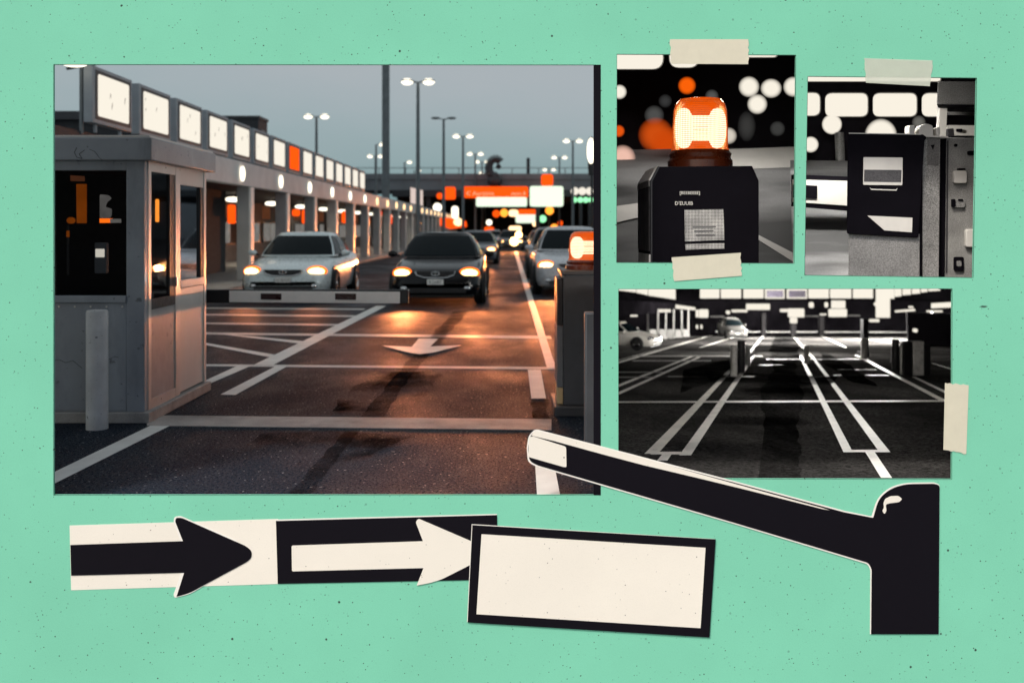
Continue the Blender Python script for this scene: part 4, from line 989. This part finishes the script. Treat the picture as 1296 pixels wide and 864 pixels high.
pill(770, 60, 839, 87, 14, 7.6, 'wide cream light bar in the top left of the beacon print')
pill(848, 58, 884, 85, 12, 7.6, 'cream light bar half behind the upper tape of the beacon print')
pill(938, 60, 984, 72, 5, 7.6, 'thin cream light sliver along the top right of the beacon print')
bokeh(784, 116.5, 9.5, 8.5, 'cream blurred disc cut by the left edge of the beacon print')
bokeh(869.5, 108.5, 11.6, 8.5, 'round orange blurred disc above the beacon', (246, 96, 10), 1.05)
bokeh(948, 110, 13.5, 8.5, 'left cream disc of the cluster right of the beacon')
bokeh(976, 112, 12.5, 8.52, 'right wide cream disc of the cluster right of the beacon', sx=1.1)
bokeh(958.5, 132, 13, 8.48, 'lower cream disc of the cluster right of the beacon')
bokeh(1004, 110, 13, 8.5, 'cream blurred disc cut by the right edge of the beacon print')
bokeh(783, 166, 8, 8.5, 'orange blur cut by the left edge beside the beacon', (240, 90, 20), .9, .5)
bokeh(830, 171, 23, 8.45, 'soft orange blur left of the beacon lens, upper', (226, 86, 20), .8, .75)
bokeh(846, 184, 24, 8.43, 'soft orange blur left of the beacon lens, lower', (226, 80, 14), .8, .7)
bokeh(788, 200, 17, 8.2, 'soft pink blur at the left edge below the orange blurs', (255, 205, 185), .85, .6)
bokeh(828, 146, 13, 8.55, 'faint grey blur above the orange blurs', (120, 120, 118), .4, .8)
bokeh(842, 128, 9, 8.55, 'faintest grey blur left of the orange disc', (100, 100, 100), .3, .9)
bokeh(901, 122, 9, 8.55, 'faint grey blur right of the orange disc', (130, 130, 128), .4, .85)
bokeh(922, 172, 11, 8.5, 'pale blur peeking out right of the beacon lens', (235, 225, 210), .8, .6)
bokeh(945, 160, 20, 8.55, 'dim grey smear under the cream cluster', (105, 104, 102), .28, .9, .6)
bokeh(984, 163, 10, 8.55, 'dim grey disc at the right of the beacon print', (100, 100, 98), .35, .6)
YBC = 5.95
t = thing('beacon_cabinet', 'black chamfered cabinet topped by a glowing orange beacon in the middle print', 'barrier cabinet', P(892, 335, YBC))
M['cab_black'] = surf('satin black cabinet', (.005, .0042, .0065), .7, var=.1, spec=.05)
front = [(823.5, 342), (823.5, 229), (833, 211), (952, 210), (960.5, 229), (960.5, 342)]
MB().prism([P(u, v, YBC) for u, v in front], (0, .58, 0)).build('housing', M['cab_black'], t, bevel=.004)
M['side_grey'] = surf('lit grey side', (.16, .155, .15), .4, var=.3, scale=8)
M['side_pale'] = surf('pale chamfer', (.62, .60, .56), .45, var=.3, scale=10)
def side3(y0, y1, z0, z1, off): 
    x = P(823.5, 300, YBC).x - off
    return MB().box(x, x + off - .001, y0, y1, z0, z1)
zf = lambda v: H - (v - CV) / F * YBC
side3(YBC + .03, YBC + .56, zf(318), zf(237), .006).build('side_panel', surf('grey mesh side', (.045, .043, .045), .6, grain=.5, gscale=180), t)
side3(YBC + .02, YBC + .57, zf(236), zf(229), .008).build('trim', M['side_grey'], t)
MB().prism([P(823.5, 229, YBC + .012) + Vector((-.004, 0, .001)), P(833, 211, YBC + .012) + Vector((-.004, 0, .001)), P(833, 211, YBC + .012) + Vector((.0, 0, .006)), P(823.5, 229, YBC + .012) + Vector((-.010, 0, .006))], (0, .55, 0)).build('chamfer_sheen', M['side_pale'], t)  # sheen on the sloped edge, painted as a pale strip
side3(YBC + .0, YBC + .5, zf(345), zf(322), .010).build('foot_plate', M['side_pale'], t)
MB().prism([P(u, v, YBC) for u, v in [(823.5, 229), (833, 211), (835, 211.5), (825.5, 229.5), (825.5, 342), (823.5, 342)]], (0, -.003, 0)).build('edge_trim', surf('worn edge', (.03, .03, .032), .4), t)
# plate and lettering
def halftone(name, lo, hi, sc):
    m, nt, out = new_mat(name); b = N(nt, 'ShaderNodeBsdfPrincipled', Roughness=.7)
    tc = N(nt, 'ShaderNodeTexCoord'); mp = N(nt, 'ShaderNodeMapping'); mp.inputs['Rotation'].default_value = (0, math.radians(45), 0)
    ck = N(nt, 'ShaderNodeTexChecker', Scale=sc); ck.inputs[1].default_value = (lo, lo, lo, 1); ck.inputs[2].default_value = (hi, hi * .97, hi * .9, 1)
    mp.inputs['Location'].default_value = (.0, .0013, 0); mp.inputs['Scale'].default_value = (1, 0, 1)
    nt.links.new(tc.outputs['Object'], mp.inputs[0]); nt.links.new(mp.outputs[0], ck.inputs[0])
    c = mixc(nt, ramp(nt, noise(nt, 11, 3), [(.35, .55), (.65, 0.)]), ck.outputs[0], (lo, lo, lo)); nt.links.new(c, b.inputs['Base Color']); nt.links.new(b.outputs[0], out.inputs[0]); return m
M['half'] = halftone('dotted plate', .06, .85, 170)
hp = MB().px([(866.5, 265.5), (915.5, 265), (917, 304), (867, 305.5)], YBC - .004, .004).build('speaker_plate', M['half'], t)
for k, (a, b) in enumerate(((876, 906), (879, 903), (881, 905))):
    MB().px([(a, 286 + 5.2 * k), (b, 285.6 + 5.2 * k), (b, 288 + 5.2 * k), (a, 288.4 + 5.2 * k)], YBC - .006, .002).build('text_line', M['side_grey'], hp)
MB().px([(867, 309), (917, 307.5), (917, 314.5), (868, 316)], YBC - .004, .004).build('lower_plate', M['half'], t)
M['lett'] = surf('white lettering', (.8, .77, .7), .6)
text('D\u2019EUUIB', .030, P(854, 259.6, YBC - .004), M['lett'], t, sx=.95)
text('[BEEBEEEE]', .025, P(860, 246.0, YBC - .004), M['lett'], t, sx=1.0)
bz = P(886, 212, YBC + .29)
beacon(t, (bz.x, bz.y, H - (213 - CV) / F * (YBC + .29)), 35 / F * (YBC + .29), 88 / F * (YBC + .29))

# ---- ticket machine print
hall('machine', 5.618, 8.6, M['night'], 'night_backdrop')
M['bw_light'] = bw_road('pale concrete road', .12, .55, 2.0, (.4, 1, 2.5))
grad_panel('sloping_road', [P(1004, 356, 6.0), P(1100, 356, 6.0), P(1100, 204, 8.0), P(1000, 203, 8.0)], M['bw_light'])
M['bw_pale'] = surf('pale enamel', (.74, .71, .65), .5, var=.06)
M['bw_dark'] = surf('charcoal strip', (.045, .043, .047), .6, grain=.4, gscale=240)
M['bw_mid'] = surf('grained grey steel', (.25, .245, .235), .6, var=.2, scale=5, grain=.65, gscale=210)
M['bw_mid2'] = surf('scuffed grey steel', (.30, .295, .28), .55, var=.35, scale=5, grain=.5, gscale=210, dirt=.5)
M['bw_black'] = surf('black enamel', (.005, .0042, .0065), .7, spec=.05)
names = ['leftmost cut cream light panel', 'left full cream light panel', 'right full cream light panel', 'cream light panel half behind the white pole']
for (a, b, c, d), nme in zip(((1012, 118, 1037.5, 146), (1045.5, 118.5, 1098, 147), (1106, 118.5, 1160, 147), (1168, 118.5, 1200, 147)), names):
    pill(a, b, c, d, 8, 8.3, nme + ' behind the ticket machine')
pill(1012, 90, 1190, 102.5, 2, 6.15, 'long thin cream light along the top of the ticket machine print')
bokeh(1053, 157.5, 13, 8.1, 'cream disc above the pale bar left of the ticket machine', edge=.25)
bokeh(1026, 183, 10.5, 8.1, 'cream disc cut by the left edge of the ticket machine print', edge=.35)
bokeh(1115, 172, 22, 8.2, 'cream half disc rising behind the ticket machine top', edge=.3, sx=.95)
bokeh(1163, 155, 9, 8.2, 'dim grey disc behind the machine knobs', (150, 148, 140), .45, .7)
t = thing('blurred_post', 'soft grey post under the cream disc left of the ticket machine', 'post', P(1064, 215, 8.05))
MB().tube(P(1064, 215, 8.05), P(1062, 168, 8.05), .035).build('shaft', M['bw_mid'], t); MB().tube(P(1064, 216, 8.05), P(1064, 210, 8.05), .06).build('foot', M['bw_mid'], t)
t = thing('boom_barrier', 'pale barrier arm with a dark patch left of the ticket machine', 'barrier', P(1045, 262, 6.6))
MB().px([(1004, 221), (1090, 224), (1090, 268), (1004, 261)], 6.62, .05).build('arm', M['bw_black'], t)
MB().px([(1004, 227), (1090, 229.5), (1090, 261.5), (1004, 255.5)], 6.61, .02).build('pale_face', M['bw_pale'], t)
MB().px([(1004, 233.5), (1034.5, 235), (1034.5, 251.5), (1004, 250)], 6.60, .012).build('reflector', M['bw_black'], t)
YM = 5.92
o = P(1120, 352, YM)
t = thing('ticket_machine', 'ticket machine with a black panel, card window and grey lower body', 'ticket machine', o)
MB().px([(1074, 292), (1164, 296), (1164, 364), (1074, 364)], YM + .02, .45, .36).build('lower_body', M['bw_mid'], t, bevel=.004)
MB().px(rounded([(1073, 168.5), (1168, 170), (1173, 174), (1170, 178), (1162.5, 301), (1071.5, 296)], [4, 2, 2, 0, 3, 3]), YM, .16, .36).build('panel', M['bw_black'], t, bevel=.003)
MB().px([(1074.5, 168.2), (1166, 169.6), (1166, 170.6), (1074.5, 169.2)], YM - .002, .004).build('top_edge', M['bw_pale'], t)
cw = MB().px(rounded([(1093, 199), (1142.5, 199.5), (1142, 234.5), (1092.5, 234)], 1.5), YM - .004, .004).build('card_window', M['bw_pale'], t)
MB().px([(1094, 214.8), (1141, 215.3), (1140.5, 230.5), (1093.5, 229.8)], YM - .006, .002).build('card_stripe', surf('grey card stripe', (.075, .072, .075), .6, grain=.5, gscale=240), cw)
MB().px([(1101, 237.5), (1103, 239), (1134, 240), (1136, 238.3), (1134.5, 241.4), (1102.5, 240.4)], YM - .004, .004).build('slot_lip', M['bw_pale'], t)
MB().px([(1098, 273), (1154.8, 275.6), (1154.3, 294), (1119.5, 291.6)], YM - .004, .004).build('instruction_label', M['bw_pale'], t)
MB().px([(1167.5, 172), (1190, 173), (1188, 364), (1167.5, 364)], YM + .05, .35, .42).build('side_column', M['bw_mid'], t, bevel=.003)
MB().px([(1174, 174), (1189, 174.5), (1188, 210), (1174, 209)], YM + .047, .004).build('column_cap', surf('dark grained cap', (.13, .125, .12), .6, grain=.5, gscale=220), t)
MB().px([(1178, 184), (1183, 183), (1181, 190)], YM + .045, .003).build('mark', M['bw_black'], t)
MB().px([(1164, 172), (1168, 172), (1166, 364), (1163, 364)], YM + .04, .3, .42).build('shadow_gap', M['bw_black'], t)
for nm, pts in (('left round', rrect(1150.5, 158.5, 1158, 170, 3)), ('broad white', rounded([(1163, 171), (1164, 160), (1172, 156), (1181, 159), (1181.5, 172)], [1, 3, 4, 3, 1])), ('small pale', rrect(1185, 161, 1190, 172, 2))):
    MB().px(pts, YM + .06, .07).build('knob', M['bw_pale'], t, bevel=.004)
MB().px([(1166, 171), (1200, 172.5), (1200, 174.5), (1166, 173)], YM + .03, .2).build('top_rail', M['bw_pale'], t)
t = thing('steel_cabinet', 'scuffed steel cabinet with latches at the right of the ticket machine', 'cabinet', P(1215, 352, 6.05))
MB().px([(1197.5, 174), (1245, 175), (1245, 366), (1195, 366)], 6.05, .4, .45).build('door', M['bw_mid2'], t, bevel=.004)
MB().px([(1190, 174), (1197.5, 174), (1195, 366), (1188, 366)], 6.03, .35, .45).build('door_gap', M['bw_black'], t)
MB().px([(1199, 178), (1200.5, 178), (1199, 345), (1197.5, 345)], 6.045, .01).build('seam', M['bw_dark'], t)
MB().px(rrect(1208, 216, 1224, 232, 2.5), 6.02, .03).build('latch', M['bw_pale'], t, bevel=.004)
MB().px(rrect(1213, 213, 1222, 215.6, 1), 6.03, .02).build('latch_slot', M['bw_black'], t)
MB().px(rrect(1207, 252, 1222, 263, 2.5), 6.03, .02).build('latch', M['bw_mid'], t, bevel=.004)
MB().px(rrect(1205.5, 252, 1209.5, 262, 1.5), 6.025, .02).build('latch_slot', M['bw_black'], t)
MB().px(rrect(1213, 252, 1219, 254.5, 1), 6.025, .02).build('latch_slot', M['bw_black'], t)
MB().px(rrect(1223, 290, 1240, 313, 3), 6.02, .03).build('handle', M['bw_pale'], t, bevel=.005)
MB().px(rrect(1208, 325, 1220, 343, 3), 6.035, .015).build('keyhole_plate', M['bw_black'], t)
MB().px(rrect(1211, 330, 1217, 337, 2), 6.03, .01).build('keyhole', M['bw_mid'], t)
MB().px(circle(1210, 184, 2), 6.04, .01).build('screw', M['bw_black'], t)
MB().px(rrect(1225, 191, 1240, 196.5, 2), 6.04, .01).build('slot', M['bw_black'], t)
t = thing('camera_box', 'grained grey box on a white pole at the top right print corner', 'camera', P(1194, 172, 6.4))
MB().px([(1187, 103), (1245, 103), (1245, 133), (1185.5, 132)], 6.3, .3, .46).build('box', M['bw_mid'], t, bevel=.004)
MB().px([(1185.5, 132), (1245, 133.5), (1245, 135.5), (1187, 134)], 6.29, .3, .46).build('base_plate', M['bw_black'], t)
MB().px([(1189.5, 134), (1199, 134.5), (1197, 176), (1187.5, 176)], 6.4, .04).build('pole', M['bw_pale'], t)
for k, (a, b, mm) in enumerate(((141.5, 145.5, 'bw_mid'), (158.5, 171.5, 'bw_pale'))):
    tag(MB().px([(1200, a), (1245, a + .5), (1245, b + .5), (1200, b)], 6.7, .03).build('rail_board', M[mm]), ['thin grey rail under the grained box', 'white board with a dark slot behind the steel cabinet'][k], 'board')
tag(MB().px(rrect(1211, 163, 1218, 167, 1), 6.68, .01).build('board_slot', M['bw_black']), 'tiny dark slot on the white board behind the steel cabinet', 'slot')
tag(MB().px(rounded([(1200, 172), (1201, 163), (1207, 162.5), (1208, 173)], 1.5), 6.5, .05).build('cap_bolt', M['bw_dark']), 'small dark bolt standing on the steel cabinet top', 'bolt')

# ---- parking lot print
M['hall_black'] = matte('hall black', (.004, .0036, .0045), .2, 3); M['hall_dark'] = matte('hall dark', (.012, .0115, .012), .3, 3)
hall('lot', 5.618, 54.5, M['hall_black'], 'dark_hall', 6)
def LY(v): return .89 * F / (v - 403)
def L(u, v, z=0.0):
    Y = LY(v); p = P(u, v, Y); k = 1 - z / .89 * 0; return p + Vector((0, 0, z))
M['lot_floor'] = matte('lot asphalt', (.062, .06, .058), .95, 30)
tag(sheet([P(776, 607.6, LY(607.6)), P(1212, 607.6, LY(607.6)), P(1220, 425, LY(425)), P(770, 425, LY(425))], 'parking_ground', M['lot_floor']), kind='structure')
M['lot_stain'] = stain('soft dark stain', (.006, .006, .006), .95, .8, .34, .58, (1, .3, 1))
M['lot_thin'] = worn_paint('faded lot paint', (.30, .29, .27), 3, .9)
M['lot_paint'] = worn_paint('lot paint', (.85, .82, .76), 7, .8)
def lm(pts, z=.006, m='lot_paint'):
    if m == 'lot_stain':
        out = []
        for i in range(len(pts)):
            a, b = pts[i], pts[(i + 1) % len(pts)]; n = max(1, int(math.dist(a, b) / 5))
            out += [(a[0] + (b[0] - a[0]) * j / n + (random.uniform(-3, 3) if a[1] < 600 else 0), a[1] + (b[1] - a[1]) * j / n) for j in range(n)]
        pts = out
    return tag(sheet([L(u, v, z) for u, v in pts], 'road_marking', M[m]), kind='structure')
def stroke(u0, v0, u1, v1, w0, w1, z=.006): lm([(u0 - w0 / 2, v0), (u0 + w0 / 2, v0), (u1 + w1 / 2, v1), (u1 - w1 / 2, v1)], z)
stroke(927, 466, 824, 575, 5, 17); stroke(954, 450, 867, 577, 3.5, 15)
lm([(826, 573), (862, 573), (864, 576.5), (823, 576.5)], .009); stroke(844, 577, 838, 585, 12, 13, .012)
stroke(1013, 450, 1073.5, 573, 3.5, 12); stroke(1027, 450, 1120, 573, 3, 14)
lm([(1076, 570.5), (1116, 570.5), (1121, 573.5), (1078, 573.5)], .009); stroke(1101, 574, 1122, 607, 12, 14, .012)
stroke(876, 451, 779, 490, 4, 8); stroke(885, 452, 779, 500, 4, 8)
stroke(893, 426.5, 776, 461, 3, 6); stroke(901, 424.5, 776, 458, 1.2, 2, .010); stroke(928, 427, 886, 440, 2, 4)
lm([(776, 508.8), (1212, 507.2), (1212, 509.2), (776, 510.8)], .010)
for (a, b, v, h) in ((800, 965, 450.5, 1.3), (970, 1100, 454.5, 1.2), (800, 900, 456.5, 1.2), (783, 840, 471, 1.2), (845, 955, 476.5, 1.4), (776, 830, 477.5, 1.2), (960, 990, 462, .8), (1025, 1050, 477, 1.2), (1055, 1125, 475, 1.3), (1060, 1110, 468, .9)):
    lm([(a, v), (b, v), (b, v + h * .8), (a, v + h * .8)], .010, 'lot_thin')
stroke(967, 424, 948, 447, 1.6, 3.2); stroke(1003, 424.5, 1026, 450, 2, 3.2); stroke(1038, 424, 1071, 440, 1.5, 3.5)
stroke(1084, 449.5, 1195, 508, 5, 9); stroke(1156, 477, 1210, 503, 5, 7); stroke(1180, 460, 1210, 469, 2.5, 3); stroke(1100, 430, 1145, 437, 1, 1.5)
for q in ([(984, 424), (1006, 424), (1012, 440), (1006, 470), (1018, 500), (1010, 540), (1014, 607), (960, 607), (968, 540), (962, 500), (978, 470), (974, 440)], [(890, 470), (1060, 478), (1050, 488), (900, 484)], [(865, 470), (960, 445), (935, 470), (860, 500)], [(1040, 445), (1080, 465), (1110, 490), (1080, 485), (1040, 458)]):
    lm(q, .014, 'lot_stain')
lt = thing('parking_building', 'dark canopied building around the monochrome lot with pale fascia', 'building', P(990, 425, 52))
MB().px([(760, 380), (1225, 380), (1225, 425.5), (760, 425.5)], 53.6, .3).build('back_wall', M['hall_black'], lt)
MB().px([(906, 419), (1225, 420), (1225, 421.5), (906, 420.5)], 52.5, .2).build('kerb', M['bw_mid'], lt)
MB().prism([P(776, 379, 30), P(855, 384, 45), P(855, 395, 45), P(776, 400, 30)], (-.4, 0, 0)).build('side_fascia', M['hall_black'], lt)
for (u, vb, vt, y) in ((833, 433, 391, 39), (843, 430, 392, 41), (853, 428, 391, 44), (863, 427, 392, 47), (871.5, 426, 392, 49), (820, 434, 394, 37)):
    MB().px([(u - 1.0, vt), (u + 1.0, vt), (u + 1.0, vb), (u - 1.0, vb)], y, .1).build('column', M['bw_mid'], lt)
for (a, b, y) in ((822, 831, 40), (835, 842, 42), (845, 852, 45), (855, 862, 48), (864.5, 871, 50)):
    MB().px([(a, 417), (b, 417), (b, 430 - (a - 822) * .08), (a, 431 - (a - 822) * .08)], y + .5, .1).build('low_wall', M['bw_mid'], lt)
for (u, v0, v1, w_, mm) in ((967, 396, 425, 2.4, 'hall_dark'), (1005, 407, 424.5, 3, 'hall_dark'), (1040.5, 397, 424, 3, 'hall_dark')):
    MB().px([(u - w_, v0), (u + w_, v0), (u + w_, v1), (u - w_, v1)], 49.5, .3).build('column', M[mm], lt)
for (u, v0, v1) in ((1180.5, 394, 433), (1197.5, 398, 433)):
    MB().px([(u - .8, v0), (u + .8, v0), (u + .8, v1), (u - .8, v1)], 40, .1).build('door_frame', M['bw_mid'], lt)
MB().px([(1148, 395), (1215, 398), (1215, 452), (1150, 445)], 33, .1).build('dark_screen', M['night'], lt)
def lp(u0, v0, u1, v1, Y, lab, r=1.0, m='sign_lit', pts=None, nm='lit_sign'):
    return tag(MB().px(pts or rrect(u0, v0, u1, v1, r), Y, .12).build(nm, M[m]), lab, 'sign')
w4 = 'parking lot print'
lp(0, 0, 0, 0, 44, 'big white panel at the top left of the ' + w4, pts=[(821, 360), (855, 360), (855, 379), (821, 374)])
lp(0, 0, 0, 0, 43, 'narrow white panel left of the big white panel in the ' + w4, pts=[(806, 360), (820, 360), (820, 373.5), (806, 370.5)])
lp(0, 0, 0, 0, 42, 'white sliver in the top left corner of the ' + w4, pts=[(776, 360), (805, 360), (805, 370), (776, 366.5)])
for k, (a, b) in enumerate(((886.5, 910.5), (913, 938), (941.5, 966.5))):
    lp(a, 360, b, 377.5, 48, '%s blank white panel of the top row in the monochrome lot print' % ORD[k])
for k, (a, b) in enumerate(((968.8, 993), (996.5, 1021.5))):
    t = thing('display_board', ['left', 'right'][k] + ' dark display with a white frame in the lot print top row', 'display', P(a, 378, 48))
    MB().px(rrect(a, 360, b, 378, .8), 48, .12).build('frame', M['sign_lit'], t)
    MB().px(rrect(a + 1.8, 367.8, b - 1.8, 376, .5), 47.98, .02).build('screen', M['bw_black'], t)
    if k: text('-4.222', .2, P(a + 6, 374.3, 47.97), M['hall_dark'], t, 'lettering', .003, sx=1.2)
for k, (a, b) in enumerate(((1024, 1049), (1051.5, 1077.5), (1080.5, 1105))):
    lp(a, 360, b, 377.5, 48, '%s blank white panel right of the dark displays in the lot print' % ORD[k])
lp(0, 0, 0, 0, 47, 'tall stepped white panel hanging lowest at the right of the lot print', pts=[(1109.5, 360), (1132, 360), (1132, 378), (1126.5, 378), (1126.5, 402), (1109.5, 402), (1109.5, 388), (1107, 386), (1107, 384), (1109.5, 382)])
for k, (a, b, v) in enumerate(((1133.5, 1141, 375.5), (1143.5, 1153, 373.5), (1155.5, 1164.5, 372), (1167, 1174, 370), (1176.5, 1190, 368.5))):
    lp(0, 0, 0, 0, 46 - k, '%s white panel of the receding row at the upper right of the lot print' % ORD[k], pts=[(a, 360), (b, 360), (b, v - .8), (a, v)])
lp(885, 391.5, 896.5, 402, 47, 'square white light at the end of the left building in the lot print', 1.5)
lp(881.2, 392, 884, 401.6, 47, 'thin white light beside the square white light in the lot print', .6)
lp(945, 384.5, 974.5, 392, 47, 'white sign over the monochrome pickup, right', 1.2)
lp(926.5, 392, 946, 395, 47, 'thin white light bar above the monochrome pickup', 1)
lp(899, 399.8, 917, 401.6, 47, 'dim thin light bar left of the monochrome pickup', .5, 'pane_dim')
lp(919.5, 393, 924, 397.6, 47, 'small round white light above the pickup', 2)
lp(998, 390.5, 1018, 401.5, 47, 'white square sign near the centre of the lot print', 1.4)
lp(988, 391, 997.5, 394.8, 47, 'short white bar touching the central white square sign', .8)
lp(1000.5, 402, 1009, 409, 46.8, 'small white sign hanging under the central square sign', 1.4)
lp(1024.5, 382.5, 1030, 389.5, 47, 'left oval white light right of the central square sign', 2.4)
lp(1044.5, 382.5, 1048, 389, 47, 'right oval white light right of the central square sign', 1.6)
lp(1053, 380.5, 1070, 390, 47, 'upper lined white sign of the stacked pair in the lot print', 1)
lp(1049.5, 391, 1072, 401, 46.9, 'lower white sign of the stacked pair in the lot print', 1.5)
lp(1038.5, 397, 1046, 398.8, 47, 'tiny white bar on top of a dark column in the lot print', .5)
lp(1019, 399.4, 1036, 400.8, 47, 'dim thin bar right of the central square sign', .4, 'pane_dim'); lp(1074, 398.6, 1089, 400.2, 47, 'dim thin bar right of the stacked signs', .4, 'pane_dim')
lp(1101, 404, 1113, 407.4, 46, 'white bar under the tall stepped panel', .8); lp(1093, 404.4, 1097.5, 407, 46, 'short white dash left of the bar under the stepped panel', .8)
lp(0, 0, 0, 0, 42, 'slanted white light tube at the right of the lot print', pts=[(1134, 393), (1158, 391), (1158.5, 393.5), (1134, 395.2)])
lp(1151, 387.5, 1156, 389.6, 42, 'tiny light above the slanted white tube', .8)
lp(0, 0, 0, 0, 41, 'thick pale beam light at the right edge of the lot print', pts=[(1180, 384), (1214, 382), (1214, 388.5), (1180, 390)])
lp(1174, 393, 1193, 395, 40.5, 'thin light bar under the thick pale beam light', .6)
lp(1157, 416, 1161.5, 420.5, 31, 'small white lamp above the grey box bollards', 2)
lp(851, 385, 880, 392, 47, 'pale fascia light at the end of the left building', .6, pts=[(851, 385), (880, 389), (880, 392.5), (851, 390)])
lp(832, 391.5, 849, 395, 39.5, 'pale lintel light on the left building front', .6)
lp(798, 398.8, 807, 400.6, 34, 'small white light bar above the white car in the lot print', .5)
for k, (a, v) in enumerate(((882.5, 413.5), (888, 413.5))): lp(a - 1, v - 2.4, a + 1, v + 2.6, 48, ['left', 'right'][k] + ' of two little upright lights under the square light', .8)
def lbol(u0, u1, vt, vb, lab, m, square=False):
    Y = LY(vb); r = (u1 - u0) / 2 / F * Y
    if square: o = MB().px([(u0, vt), (u1, vt), (u1, vb), (u0, vb)], Y, r * 1.6).build('bollard', m, bevel=.01)
    else:
        c = P((u0 + u1) / 2, vb, Y); h = (vb - vt) / F * Y
        o = MB().lathe((c.x, c.y + r, c.z), [(0, 0), (r, 0), (r, h - .02), (r * .9, h), (0, h)], 22).build('bollard', m)
    return tag(o, lab, 'bollard')
M['bol'] = surf('grey bollard', (.62, .60, .57), .5, var=.2, scale=9, metal=0, grain=.4, gscale=60)
M['bol_d'] = surf('black bollard', (.012, .011, .013), .45)
lbol(925.5, 934, 438, 477, 'grey bollard at the left of the trio on the lot', M['bol']); lbol(944, 950, 438, 463, 'short grey bollard at the right of the trio on the lot', M['bol']); lbol(934.5, 944, 431.5, 472, 'tall black bollard in the middle of the trio on the lot', M['bol_d'])
lbol(1018.5, 1025, 438, 460, 'single grey bollard between the central lines of the lot', M['bol'])
lbol(1091, 1099, 429, 454, 'grey bollard in front of the dark post on the lot', M['bol'])
t = thing('dark_post', 'tall dark post behind the lone right bollard on the lot', 'post', P(1096, 452, 24)); MB().px([(1092.5, 404), (1099.5, 404), (1099.5, 451), (1092.5, 451)], 24, .2).build('shaft', M['bol_d'], t); MB().px([(1091.8, 446), (1100.2, 446), (1100.2, 452), (1091.8, 452)], 23.9, .4).build('base', M['bol_d'], t)
lbol(1130.5, 1139.5, 430, 468, 'leftmost slim black bollard of the right group', M['bol_d'])
lbol(1140, 1144, 434, 474, 'narrow grey bollard of the right group between black ones', M['bol'], True)
lbol(1144.5, 1155, 432, 475, 'square black bollard of the right group', M['bol_d'], True); lbol(1155.6, 1169.5, 432, 475, 'square grey bollard, rightmost of the right group', M['bol'], True)
lbol(1169.8, 1178, 436, 475, 'square black bollard right of the square grey one', M['bol_d'], True)
# vehicles of the lot, built at the scale of that print
cY = LY(429.5); c = P(936, 429.5, cY)
make_car('parked_car', 'pale pickup seen head-on, alone at the far end of the monochrome lot', tuple(c + Vector((0, 1.5, -.02))), surf('lot car paint', (.12, .117, .11), .35, var=.05), sc=.50, lit=False, van=True)
cY = LY(444); c = P(786, 444, cY)
make_car('parked_car', 'white car cut by the left edge of the monochrome lot', tuple(c + Vector((.05, 1.0, 0))), surf('lot white paint', (.8, .77, .71), .35, var=.03), rz=math.radians(62), sc=.50, lit=False)
for x, y, e in ((11.9, 46.5, 5000), (14.8, 43, 8000), (17, 44, 5200), (9.6, 37, 3800), (13.0, 37, 3000), (6.7, 25.5, 700)):
    lamp('POINT', 'lot_fill_light', (x, y, H - (383 - CV) / F * y), e, (1, .96, .90), .5)  # added lights without fixtures, brighten the far floor near the lit signs

for x, y, e in ((1.35, 7.2, 55), (2.2, 9.0, 100), (3.4, 12.8, 260), (3.25, 24.4, 70)):
    lamp('POINT', 'lot_fill_light', (x, y, H - (352 - CV) / F * y), e, (1, .96, .90), .25)  # unseen lights added overhead to brighten floor paint, bollards and the left car
for u in (1036, 1075): lamp('AREA', 'tube_fill_light', P(u, 108, 6.13), 10, (1, .97, .92), .14, P(u - 10, 300, 6.9))  # area lights added to brighten the boom arm and road
for u, e in ((800, 3), (866, 3), (960, 7)): lamp('AREA', 'bar_light', P(u, 92, 7.5), e, (1, .97, .92), .2, P(u, 330, 7.4))
